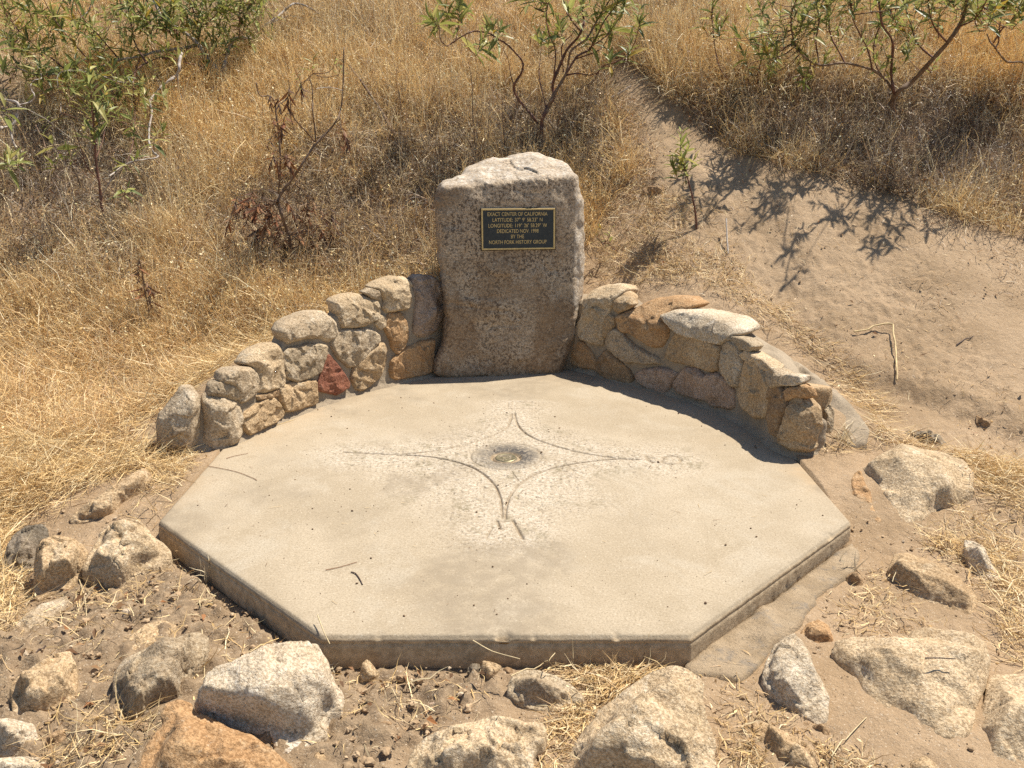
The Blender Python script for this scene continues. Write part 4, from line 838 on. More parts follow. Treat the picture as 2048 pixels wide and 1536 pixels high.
tag(ground_rock('loose_stone', [(1283, 378), (1300, 370), (1330, 376), (1342, 388), (1330, 396), (1300, 392)], 40, 0.03, 0.03, 'brown', [], 411, 1.2), 'small dark brown stone on the trail behind the monument\'s right shoulder', 'stone', 'loose rocks around the slab', 'thing')
tag(ground_rock('loose_stone', [(1352, 446), (1362, 440), (1366, 450), (1356, 456)], 40, 0.02, 0.02, 'pale', [], 414, 1.0), 'tiny pale stone beside the seedling\'s foot', 'stone', 'loose rocks around the slab', 'thing')

def mk_footing():
    k = NT('footing'); v = k.vec(False)
    c = k.mix(k.ramp(k.noise(v, 12, 5, 0.65), 0.35, 0.65), (0.33, 0.24, 0.145), (0.42, 0.315, 0.20))
    c = k.mix(k.ramp(k.noise(v, 18, 6, 0.7), 0.52, 0.66, 0, 0.7), c, (0.25, 0.21, 0.165))
    c = k.mix(k.ramp(k.noise(v, 130, 3, 0.7), 0.55, 0.7, 0, 0.7), c, (0.14, 0.11, 0.08))
    return k.done(c, 0.95, k.bump(k.noise(v, 70, 6, 0.8), 0.9, 0.012))
M['footing'] = mk_footing()
def build_footing():
    px = z8([(40, 1040), (855, 445), (905, 500), (872, 578), (812, 620), (745, 668), (700, 700), (660, 770), (600, 850), (545, 900), (470, 965), (410, 1040), (330, 1122), (240, 1098), (120, 1075)])
    ground_rock('footing', px, 1.0, 0.016, 0.012, 'footing', [], 555, 0.45, lift=0.012, parent=slab, sink=0.09, shrink=0.98, power=1.1)
build_footing()

def lumps(name, pos, rad, seed, mat, cols=None, flat=0.75):
    """many small irregular clods in one mesh"""
    bm = bmesh.new(); bmesh.ops.create_icosphere(bm, subdivisions=2, radius=1.0)
    S = np.array([v.co[:] for v in bm.verts]); F = np.array([[v.index for v in f.verts] for f in bm.faces]); bm.free()
    n, m = len(pos), len(S); r = np.random.default_rng(seed)
    off = r.uniform(0, 50, (n, 1, 3)); D = S[None]*1.0
    d = 1 + 0.55*fbm(D*1.5+off, 2, seed) + 0.30*vnoise(D*3.6+off, seed+3)
    sc = rad[:, None, None]*np.stack([r.uniform(0.75, 1.3, n), r.uniform(0.75, 1.3, n), r.uniform(0.55, 0.95, n)*flat/0.75], 1)[:, None]
    a = r.uniform(0, 6.28, n); V = D*d[..., None]*sc
    ca, sa = np.cos(a)[:, None], np.sin(a)[:, None]
    V = np.stack([V[..., 0]*ca - V[..., 1]*sa, V[..., 0]*sa + V[..., 1]*ca, V[..., 2]], -1) + pos[:, None]
    T = (F[None] + (np.arange(n)*m)[:, None, None]).reshape(-1, 3)
    kw = {}
    if cols is not None: kw['attrs'] = {'col': np.repeat(cols, m, 0)}
    return mesh_np(name, V.reshape(-1, 3), tris=T, mats=[mat], smooth=False, **kw)
def mk_clod(name):
    k = NT(name); v = k.vec(False); at = k.attr('col')
    c = k.mix(k.ramp(k.noise(v, 90, 5, 0.75), 0.35, 0.65, 0, 0.7), at.outputs['Color'], k.mix(1.0, at.outputs['Color'], (0.55, 0.5, 0.45), 'MULTIPLY'))
    return k.done(c, 0.97, k.bump(k.noise(v, 220, 4, 0.75), 0.3, 0.0015))
M['clod'] = mk_clod('clod')
def scatter_poly(n, poly, r):
    lo, hi = poly.min(0), poly.max(0); o = []
    while len(o) < n:
        p = r.uniform(lo, hi, (n*2, 2)); o += list(p[inpoly(p[:, 0], p[:, 1], poly)])
    return np.array(o[:n])
ROCKPX = [zf(px) for zf, px, *_ in ROCKS]
def clear_of_rocks(x, y):
    P = np.stack([x, y, H0(x, y)], 1); u, v, _ = project(P); k = np.zeros(len(x), bool)
    for px in ROCKPX: k |= inpoly(u, v, px)
    return ~k
def build_gravel():
    r = np.random.default_rng(31)
    A = scatter_poly(1300, CLODS, r)
    B = scatter_poly(1100, gpoly([(-50, 1000), (330, 1000), (330, 1060), (640, 1300), (1390, 1340), (1700, 1090), (1700, 1000), (2060, 950), (2060, 1600), (-50, 1600)]), r)
    C = scatter_poly(900, BARE, r)
    P = np.vstack([A, B, C]); rad = np.concatenate([0.0018+0.011*r.random(len(A))**6, 0.0016+0.0055*r.random(len(B))**5, 0.0016+0.005*r.random(len(C))**7])
    ok = (octd(P[:, 0], P[:, 1]) > 0.02) & clear_of_rocks(P[:, 0], P[:, 1]); P = P[ok]; rad = rad[ok]
    z = H0(P[:, 0], P[:, 1]) + rad*0.25 + 0.004
    base = np.array([[0.33, 0.23, 0.135], [0.40, 0.28, 0.165], [0.46, 0.33, 0.20], [0.58, 0.46, 0.32]])
    cols = base[r.choice(4, len(P), p=[0.35, 0.35, 0.22, 0.08])]*r.uniform(0.85, 1.15, (len(P), 1))
    tag(link('gravel', lumps('gravel', np.stack([P[:, 0], P[:, 1], z], 1), rad, 33, M['clod'], cols)), kind='stuff')
build_gravel()

# ------------------------------------------------------------------ dry grass, straw and leaf litter
def blades(base, az, lean, curl, length, width, cols, seg=4, seedhead=None, floor=0.002, seed=0):
    """flat tapering blades following a bent centre line; one quad strip each"""
    n = len(base); r = np.random.default_rng(seed)
    t = (np.arange(seg)+0.5)/seg; th = lean[:, None] + curl[:, None]*t[None]
    ds = length[:, None]/seg
    wob = r.normal(0, 0.32, (n, seg)).cumsum(1); th = th + r.normal(0, 0.16, (n, seg)).cumsum(1)
    hx = np.cumsum(np.sin(th)*np.cos(az[:, None]+wob)*ds, 1); hy = np.cumsum(np.sin(th)*np.sin(az[:, None]+wob)*ds, 1); hz = np.cumsum(np.cos(th)*ds, 1)
    C = np.zeros((n, seg+1, 3)); C[:, 0] = base; C[:, 1:, 0] = base[:, None, 0]+hx; C[:, 1:, 1] = base[:, None, 1]+hy; C[:, 1:, 2] = base[:, None, 2]+hz
    g = H0(C[..., 0], C[..., 1]); sl = (np.hypot(C[..., 0], C[..., 1]) < 1.8)
    ins = octd(C[..., 0], C[..., 1]) < 0.004
    keep = ~ins.any(1) | (r.random(n) < 0.03); C, g, ins, base, az, width, cols = C[keep], g[keep], ins[keep], base[keep], az[keep], width[keep], cols[keep]; n = len(C)
    g = np.where(ins, 0.004, g)
    C[:, 1:, 2] = np.maximum(C[:, 1:, 2], (g + floor + np.abs(r.normal(0, 0.006, (n, 1))))[:, 1:])
    b = r.uniform(0, np.pi, n); tw = np.stack([np.cos(b), np.sin(b), r.normal(0, 0.5, n)], 1); tw /= np.linalg.norm(tw, axis=1)[:, None]
    prof = np.interp(np.arange(seg+1)/seg, [0, 0.5, 1], [1.0, 0.85, 0.12])
    off = tw[:, None]*(width[:, None]*prof[None]*0.5)[..., None]
    V = np.stack([C-off, C+off], 2).reshape(-1, 3)
    k = 2*(seg+1); q0 = np.arange(seg)*2; q = np.stack([q0, q0+1, q0+3, q0+2], 1)
    Q = (q[None] + (np.arange(n)*k)[:, None, None]).reshape(-1, 4)
    return V, Q, np.repeat(cols, k, 0), (C, cols)
GOLD = np.array([[0.84, 0.61, 0.30], [0.77, 0.52, 0.235], [0.58, 0.355, 0.145], [0.88, 0.72, 0.44], [0.32, 0.17, 0.07], [0.60, 0.455, 0.28]])
THATCH = np.array([[0.38, 0.27, 0.165], [0.48, 0.36, 0.235], [0.22, 0.135, 0.075], [0.56, 0.39, 0.21], [0.37, 0.20, 0.095], [0.68, 0.55, 0.37]])
STRAW = np.array([[0.74, 0.545, 0.27], [0.66, 0.455, 0.20], [0.80, 0.65, 0.38], [0.50, 0.325, 0.14], [0.38, 0.24, 0.11], [0.58, 0.455, 0.27]])
def pick(pal, n, r, p): return pal[r.choice(len(pal), n, p=p)]*r.uniform(0.82, 1.15, (n, 1))
def darkness(x, y):  # weight of the dark zones, litter and painted shade together
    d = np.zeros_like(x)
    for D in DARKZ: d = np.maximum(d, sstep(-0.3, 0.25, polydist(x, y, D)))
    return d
class Pile:
    def __init__(s): s.V, s.Q, s.C, s.n = [], [], [], 0
    def add(s, V, Q, C): s.V.append(V); s.Q.append(Q+s.n); s.C.append(C); s.n += len(V)
    def build(s, name, mat): return mesh_np(name, np.concatenate(s.V), quads=np.concatenate(s.Q), mats=[mat], attrs={'col': np.concatenate(s.C)})
def husks(C, r, cols, share, size):
    """little pointed seed husks along the upper blade"""
    n = len(C); k = r.random(n) < share; C = C[k]; cc = cols[k]; out = []
    a = r.integers(2, C.shape[1]-1, len(C)); f = r.random((len(C), 1)); i = np.arange(len(C)); p = C[i, a]*(1-f)+C[i, a+1]*f
    d = r.normal(0, 1, (len(C), 3)); d[:, 2] -= 0.25; d /= np.linalg.norm(d, axis=1)[:, None]; s = np.cross(d, r.normal(0, 1, (len(C), 3))); s /= np.linalg.norm(s, axis=1)[:, None]
    L = size*r.uniform(0.6, 1.5, (len(C), 1)); w = L*r.uniform(0.14, 0.28, (len(C), 1))
    V = np.stack([p, p+d*L*0.45+s*w, p+d*L, p+d*L*0.45-s*w], 1).reshape(-1, 3)
    Q = np.arange(len(V)).reshape(-1, 4); return V, Q, np.repeat(np.minimum(cc, 0.82), 4, 0)
def build_grass():
    r = np.random.default_rng(5); pile = Pile()
    def wallmask(x, y):                     # nothing grows inside the slab, the walls or the boulder
        th = np.arctan2(y, x); rr = np.hypot(x, y)
        return (rr > slab_radius(th)+0.02) & ~((rr < 1.62) & (th > 0.1) & (th < 3.0))
    # --- standing grass on the hillside
    def hill(N, xr, yr, fac):
        x = r.uniform(*xr, N); y = r.uniform(*yr, N)
        dk = darkness(x, y); bare = polydist(x, y, BARE)
        cl = fbm(p3(x*1.3, y*1.3, 4), 3, 61); c2 = vnoise(p3(x*5, y*5, 2), 62)
        dens = np.clip(0.62 + 0.5*cl + 0.35*c2, 0.12, 1)*(bare < -0.03+0.05*c2)*(1-0.25*dk)
        start = np.where(x < 0.3, 1.15 + 0.25*c2 + 0.5*sstep(-0.3, -1.8, x)*0, 1.75)
        dens = dens*sstep(-0.1, 0.35, y-start)
        k = (r.random(N) < dens*fac) & wallmask(x, y); x, y, dk, cl, c2 = x[k], y[k], dk[k], cl[k], c2[k]; n = len(x)
        z = H0(x, y)
        hgt = (0.17 + 0.10*cl + 0.07*c2)*(1-0.42*dk)*sstep(-0.2, 1.1, y-1.0)*r.uniform(0.45, 1.5, n)**1.0 + 0.05
        hgt = hgt*np.where(r.random(n) < 0.07, 1.7, 1.0)
        az = np.where(r.random(n) < 0.72, r.uniform(0, 6.283, n), -2.0+r.normal(0, 0.9, n))
        lean = np.abs(r.normal(0.4, 0.42, n)) + 0.75*dk*r.random(n); curl = r.normal(0.75, 0.85, n) + 0.5*dk
        w = r.uniform(0.002, 0.0052, n)*np.where(y > 3, 1.3, 1.0)
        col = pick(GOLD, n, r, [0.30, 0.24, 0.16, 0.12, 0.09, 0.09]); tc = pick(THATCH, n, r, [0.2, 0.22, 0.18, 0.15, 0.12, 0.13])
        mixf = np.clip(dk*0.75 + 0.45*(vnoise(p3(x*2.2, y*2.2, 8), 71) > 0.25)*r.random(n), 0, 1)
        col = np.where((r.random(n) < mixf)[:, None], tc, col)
        # broad drifts of warmer and yellower grass
        hue = fbm(p3(x*0.8, y*0.8, 1), 3, 81)[:, None]; col = col*(1 + hue*np.array([[0.08, 0.0, -0.2]]))*np.array([[0.99, 1.03, 1.04]])
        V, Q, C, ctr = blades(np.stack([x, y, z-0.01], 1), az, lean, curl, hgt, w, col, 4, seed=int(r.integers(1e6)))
        pile.add(V, Q, C); pile.add(*husks(ctr[0], r, ctr[1]*r.uniform(0.7, 1.12, (len(ctr[1]), 1)), 0.9, 0.014)); pile.add(*husks(ctr[0], r, ctr[1]*r.uniform(0.6, 1.1, (len(ctr[1]), 1)), 0.3, 0.016))
    hill(320000, (-3.6, 4.4), (1.0, 4.2), 0.85)
    hill(210000, (-5.2, 5.4), (4.2, 7.6), 0.75)
    hill(120000, (-9, 9), (1.0, 11), 0.25)
    # taller pale stalks standing or leaning above the rest
    N = 26000; x = r.uniform(-4.6, 4.8, N); y = r.uniform(1.2, 7.4, N); dk = darkness(x, y); k = (polydist(x, y, BARE) < -0.08) & wallmask(x, y) & (r.random(N) < (0.9-0.45*dk)*sstep(1.5, 2.2, y+0.3*(x < 0))*np.clip(0.7+0.7*fbm(p3(x*1.1, y*1.1, 2), 3, 65), 0.05, 1))
    x, y, dk = x[k], y[k], dk[k]; n = len(x); col = pick(np.array([[0.84, 0.66, 0.37], [0.76, 0.54, 0.26], [0.86, 0.73, 0.48], [0.60, 0.40, 0.19]]), n, r, [0.35, 0.3, 0.2, 0.15])
    V, Q, C, ctr = blades(np.stack([x, y, H0(x, y)], 1), r.uniform(0, 6.283, n), np.abs(r.normal(0.3, 0.35, n)), r.normal(0.35, 0.5, n), r.uniform(0.16, 0.42, n), r.uniform(0.0026, 0.005, n), col, 5, seed=77); pile.add(V, Q, C); pile.add(*husks(ctr[0], r, ctr[1], 0.6, 0.016))
    # dead twiggy tangle in the dark thatch
    for D, m in ((DARKZ[0], 2600), (DARKZ[1], 1800), (DARKZ[2], 5000), (DARKZ[3], 1600)):
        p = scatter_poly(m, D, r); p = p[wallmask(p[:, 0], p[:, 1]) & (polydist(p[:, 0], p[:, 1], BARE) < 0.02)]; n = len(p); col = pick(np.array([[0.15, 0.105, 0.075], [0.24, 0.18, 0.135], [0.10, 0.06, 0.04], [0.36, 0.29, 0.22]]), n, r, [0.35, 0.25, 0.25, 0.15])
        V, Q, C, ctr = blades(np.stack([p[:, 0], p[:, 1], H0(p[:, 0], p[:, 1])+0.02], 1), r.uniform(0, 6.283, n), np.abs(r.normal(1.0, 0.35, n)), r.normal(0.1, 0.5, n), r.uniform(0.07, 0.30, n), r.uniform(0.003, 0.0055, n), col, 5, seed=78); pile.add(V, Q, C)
    # --- matted straw, left of the wall and down the left side
    def mat(poly, N, az0, spread, lens, hmax, pal, pp, wd=(0.0018, 0.0038), lean=(1.30, 0.22), rim=0.12, thin=0.0):
        p = scatter_poly(N, poly, r); x, y = p[:, 0], p[:, 1]
        cl = vnoise(p3(x*3.1, y*3.1, 6), 91); k = wallmask(x, y) & (r.random(N) < np.clip(0.75+0.6*cl-thin, 0.1, 1)*sstep(0, rim, polydist(x, y, poly)+0.02))
        k &= clear_of_rocks(x, y) | (r.random(N) < 0.04)
        x, y, cl = x[k], y[k], cl[k]; n = len(x); z = H0(x, y) + hmax*r.random(n)**2
        sw = 0.8*fbm(p3(x*1.7, y*1.7, 3), 3, 93)
        az = az0 + sw + r.normal(0, spread, n) + np.where(r.random(n) < 0.5, math.pi, 0)
        V, Q, C, ctr = blades(np.stack([x, y, z], 1), az, r.normal(*lean, n), r.normal(0.25, 0.35, n), r.uniform(*lens, n), r.uniform(*wd, n), pick(pal, n, r, pp), 4, seed=int(r.integers(1e6)))
        pile.add(V, Q, C); pile.add(*husks(ctr[0], r, ctr[1], 0.12, 0.012))
    P6 = [0.28, 0.24, 0.16, 0.15, 0.10, 0.07]
    mat(STRAWL, 42000, 0.75, 0.45, (0.06, 0.24), 0.05, STRAW, P6)
    mat(gpoly([(-200, 480), (0, 440), (420, 470), (640, 540), (620, 640), (420, 740), (300, 900), (-200, 900)]), 26000, 0.6, 1.0, (0.05, 0.2), 0.09, GOLD, [0.26, 0.24, 0.2, 0.12, 0.1, 0.08], lean=(1.0, 0.4))
    mat(gpoly([(310, 830), (440, 730), (600, 640), (760, 540), (860, 520), (870, 560), (740, 590), (600, 690), (470, 760), (330, 870)]), 9000, 0.85, 0.3, (0.08, 0.28), 0.04, STRAW, [0.38, 0.27, 0.2, 0.1, 0.03, 0.02])
    mat(gpoly([(-100, 880), (310, 870), (330, 960), (240, 960), (130, 1040), (60, 1060), (-100, 1250)]), 12000, 0.9, 0.6, (0.05, 0.2), 0.05, STRAW, P6)
    mat(gpoly([(280, 900), (400, 900), (420, 930), (380, 990), (300, 1040), (330, 1000), (240, 980)]), 1500, 0.2, 0.9, (0.04, 0.16), 0.02, STRAW, P6, thin=0.3)
    # thatch behind the wall and by the monument
    mat(gpoly([(420, 460), (640, 420), (900, 430), (1000, 500), (870, 540), (700, 580), (520, 620)]), 16000, 0.7, 1.2, (0.03, 0.13), 0.04, np.vstack([THATCH, STRAW]), [0.12, 0.12, 0.12, 0.1, 0.07, 0.07, 0.12, 0.1, 0.08, 0.05, 0.03, 0.02])
    # scattered straw on the bare soil to the right
    mat(gpoly([(1180, 420), (1300, 380), (1480, 430), (1480, 520), (1560, 620), (1700, 740), (1600, 720), (1430, 600), (1180, 590)]), 5200, 2.2, 0.9, (0.03, 0.15), 0.015, STRAW, P6, thin=0.35)
    mat(gpoly([(1500, 610), (1560, 600), (1700, 720), (1800, 820), (1760, 860), (1640, 740)]), 2200, 2.35, 0.4, (0.04, 0.16), 0.02, STRAW, P6, thin=0.1)
    mat(gpoly([(1580, 370), (2060, 430), (2060, 640), (1900, 560), (1700, 450)]), 1800, 1.0, 1.5, (0.02, 0.1), 0.01, THATCH, [0.2, 0.2, 0.2, 0.15, 0.1, 0.15], thin=0.4)
    mat(BARE, 6500, 1.0, 1.5, (0.008, 0.06), 0.003, np.vstack([STRAW, THATCH]), [0.1, 0.1, 0.1, 0.1, 0.06, 0.04, 0.1, 0.1, 0.1, 0.1, 0.06, 0.04], thin=0.3)
    mat(gpoly([(1170, 380), (1290, 330), (1420, 420), (1500, 480), (1490, 540), (1380, 560), (1180, 540)]), 5200, 1.0, 1.5, (0.02, 0.10), 0.012, np.vstack([THATCH, STRAW]), [0.12, 0.12, 0.12, 0.1, 0.09, 0.05, 0.12, 0.1, 0.08, 0.05, 0.03, 0.02], thin=0.25)
    mat(gpoly([(1195, 200), (1290, 190), (1330, 330), (1290, 400), (1180, 470), (1180, 340)]), 5200, 1.0, 1.5, (0.03, 0.14), 0.03, np.vstack([THATCH, GOLD]), [0.12, 0.12, 0.12, 0.1, 0.09, 0.05, 0.12, 0.1, 0.08, 0.05, 0.03, 0.02], thin=0.1)
    # right-hand side straw among the stones
    mat(gpoly([(1630, 880), (1760, 850), (1900, 900), (2080, 940), (2080, 1050), (1900, 980), (1790, 900), (1640, 920)]), 4200, 2.3, 0.6, (0.04, 0.16), 0.04, STRAW, P6)
    mat(gpoly([(1830, 1060), (1950, 970), (2080, 980), (2080, 1360), (1990, 1320), (1960, 1180), (1830, 1100)]), 5200, 2.1, 1.0, (0.03, 0.15), 0.04, STRAW, P6, thin=0.3)
    mat(gpoly([(1640, 1180), (1790, 1120), (1860, 1240), (1960, 1260), (1990, 1300), (1700, 1290), (1650, 1300)]), 3400, 2.2, 1.2, (0.02, 0.08), 0.015, STRAW, [0.2, 0.2, 0.1, 0.2, 0.2, 0.1], thin=0.3)
    mat(gpoly([(1400, 1340), (1520, 1300), (1560, 1400), (1660, 1470), (1800, 1540), (1800, 1600), (1440, 1600)]), 5200, 1.5, 1.3, (0.012, 0.06), 0.01, STRAW, [0.15, 0.15, 0.1, 0.22, 0.26, 0.12], thin=0.25)
    # clump below the slab's front edge
    mat(gpoly([(960, 1320), (1060, 1300), (1250, 1290), (1390, 1330), (1400, 1345), (1250, 1440), (1180, 1500), (1140, 1580), (1060, 1580), (1090, 1440), (1180, 1400), (1100, 1340)]), 6200, 0.3, 0.9, (0.015, 0.11), 0.012, STRAW, [0.17, 0.17, 0.12, 0.2, 0.22, 0.12], lean=(1.5, 0.2), thin=0.15)
    mat(gpoly([(-60, 1050), (60, 1080), (70, 1180), (30, 1300), (-60, 1330)]), 2500, 1.2, 0.8, (0.04, 0.18), 0.05, STRAW, P6)
    mat(gpoly([(180, 1450), (330, 1380), (300, 1560), (40, 1570), (80, 1500)]), 2200, 0.9, 0.9, (0.03, 0.15), 0.02, STRAW, P6, thin=0.2)
    mat(gpoly([(150, 1030), (330, 960), (420, 1110), (640, 1290), (880, 1330), (1000, 1330), (1000, 1400), (860, 1500), (700, 1560), (300, 1560), (0, 1560), (0, 1300)]), 2000, 0.3, 1.5, (0.02, 0.12), 0.012, STRAW, P6, thin=0.2)
    n = 70; p = np.stack([r.uniform(-1.2, 1.2, n), r.uniform(-1.2, 0.9, n)], 1); p = p[octd(p[:, 0], p[:, 1]) < -0.05]; n = len(p)
    L = r.uniform(0.008, 0.05, n)*np.where(r.random(n) < 0.8, 0.5, 1); a = r.uniform(0, 6.283, n); dv = np.stack([np.cos(a), np.sin(a), 0*a], 1)*L[:, None]; sv = np.stack([-np.sin(a), np.cos(a), 0*a], 1)*0.0009; b = np.stack([p[:, 0], p[:, 1], np.full(n, 0.0035)], 1)
    V = np.stack([b-sv, b+dv-sv*0.5, b+dv+sv*0.5, b+sv], 1).reshape(-1, 3); pile.add(V, np.arange(4*n).reshape(-1, 4), np.repeat(pick(np.array([[0.5, 0.36, 0.18], [0.2, 0.11, 0.06], [0.3, 0.19, 0.1]]), n, r, [0.4, 0.3, 0.3]), 4, 0))
    me = pile.build('dry_grass', M['straw']); tag(link('dry_grass', me), kind='stuff')
build_grass()
def build_litter():
    """small dead leaves and bark bits on the earth"""
    r = np.random.default_rng(9); P = []
    for poly, n in ((DARKZ[0], 2600), (DARKZ[1], 1500), (DARKZ[2], 2600), (DARKZ[3], 900), (BARE, 90), (CLODS, 260), (STRAWL, 500)):
        P.append(scatter_poly(n, poly, r))
    P = np.vstack(P); rr = np.hypot(P[:, 0], P[:, 1]); P = P[(octd(P[:, 0], P[:, 1]) > 0.03) & clear_of_rocks(P[:, 0], P[:, 1]) & ~((rr < 1.62) & (P[:, 1] > 0.2))]
    n = len(P); p = np.stack([P[:, 0], P[:, 1], H0(P[:, 0], P[:, 1])+0.008+0.02*r.random(n)**3], 1)
    a = r.uniform(0, 6.283, n); d = np.stack([np.cos(a), np.sin(a), r.normal(0.1, 0.35, n)], 1); s = np.stack([-np.sin(a), np.cos(a), r.normal(0, 0.5, n)], 1)
    L = r.uniform(0.008, 0.034, (n, 1)); W_ = L*r.uniform(0.16, 0.3, (n, 1)); up = np.array([0, 0, 1.0])*L*0.22
    V = np.stack([p, p+d*L*0.5+s*W_+up, p+d*L, p+d*L*0.5-s*W_+up], 1).reshape(-1, 3)
    cols = np.array([[0.22, 0.115, 0.055], [0.30, 0.175, 0.085], [0.15, 0.085, 0.045], [0.40, 0.30, 0.19], [0.33, 0.15, 0.06]])[r.choice(5, n, p=[0.3, 0.25, 0.2, 0.13, 0.12])]*r.uniform(0.8, 1.15, (n, 1))
    tag(link('leaf_litter', mesh_np('leaf_litter', V, quads=np.arange(4*n).reshape(-1, 4), mats=[M['deadleaf']], attrs={'col': np.repeat(cols, 4, 0)}, smooth=False)), kind='stuff')
build_litter()

#@@PLANTS
# ------------------------------------------------------------------ shrubs, saplings, twigs
def z1(pts): return [(x*0.3418, y*0.3418) for x, y in pts]
def z2(pts): return [(700+x*0.3418, y*0.3418) for x, y in pts]
def z3s(pts): return [(1348+x*0.3418, y*0.3418) for x, y in pts]
def zb(pts): return [(1150+x*0.293, 200+y*0.293) for x, y in pts]
def zc(pts): return [(x*0.293, 400+y*0.293) for x, y in pts]
def tube(path, r0, r1, sides=6, seed=0, knob=0.12):
    P = np.asarray(path, float); n = len(P); r = np.random.default_rng(seed)
    T = np.gradient(P, axis=0); T /= np.linalg.norm(T, axis=1)[:, None]+1e-9
    ref = np.array([0.31, 0.83, 0.46]); A = np.cross(T, ref); A /= np.linalg.norm(A, axis=1)[:, None]+1e-9; B = np.cross(T, A)
    rad = (np.linspace(0, 1, n)**0.8*(r1-r0)+r0)*(1+knob*r.normal(0, 1, n))
    a = np.arange(sides)/sides*2*np.pi
    V = P[:, None] + rad[:, None, None]*(A[:, None]*np.cos(a)[None, :, None] + B[:, None]*np.sin(a)[None, :, None])
    i = np.arange(n-1)[:, None]*sides; j = np.arange(sides)[None]; jn = (j+1) % sides
    Q = np.stack([i+j, i+jn, i+sides+jn, i+sides+j], -1).reshape(-1, 4)
    return V.reshape(-1, 3), Q
class Tubes:
    def __init__(s): s.V, s.Q, s.n, s.mi = [], [], 0, []
    def add(s, path, r0, r1, mi=0, seed=0, sides=6):
        V, Q = tube(path, r0, r1, sides, seed); s.V.append(V); s.Q.append(Q+s.n); s.n += len(V); s.mi += [mi]*len(Q)
def leaf_mesh(base, axis, normal, L, W, droop, cols):
    """lance-shaped leaves folded along the midrib and arched; stations x (left, mid, right)"""
    n = len(base); st = np.array([0.0, 0.12, 0.38, 0.68, 1.0]); wp = np.array([0.05, 0.55, 1.0, 0.72, 0.03])
    side = np.cross(axis, normal); side /= np.linalg.norm(side, axis=1)[:, None]+1e-9; nrm = np.cross(side, axis)
    C = base[:, None] + axis[:, None]*(L[:, None]*st[None])[..., None] - nrm[:, None]*(droop[:, None]*L[:, None]*st[None]**2)[..., None]
    w = (W[:, None]*wp[None])[..., None]
    lf = C - side[:, None]*w + nrm[:, None]*w*0.35; rt = C + side[:, None]*w + nrm[:, None]*w*0.35
    V = np.stack([lf, C, rt], 2).reshape(-1, 3); q = []
    for i in range(4): q += [[3*i, 3*i+1, 3*i+4, 3*i+3], [3*i+1, 3*i+2, 3*i+5, 3*i+4]]
    Q = (np.array(q)[None] + (np.arange(n)*15)[:, None, None]).reshape(-1, 4)
    return V, Q, np.repeat(cols, 15, 0)
GREEN = np.array([[0.27, 0.28, 0.07], [0.20, 0.22, 0.055], [0.34, 0.34, 0.10], [0.13, 0.155, 0.05], [0.40, 0.36, 0.12]])
DEADC = np.array([[0.19, 0.075, 0.035], [0.11, 0.05, 0.03], [0.27, 0.12, 0.05], [0.075, 0.042, 0.03], [0.26, 0.15, 0.08]])
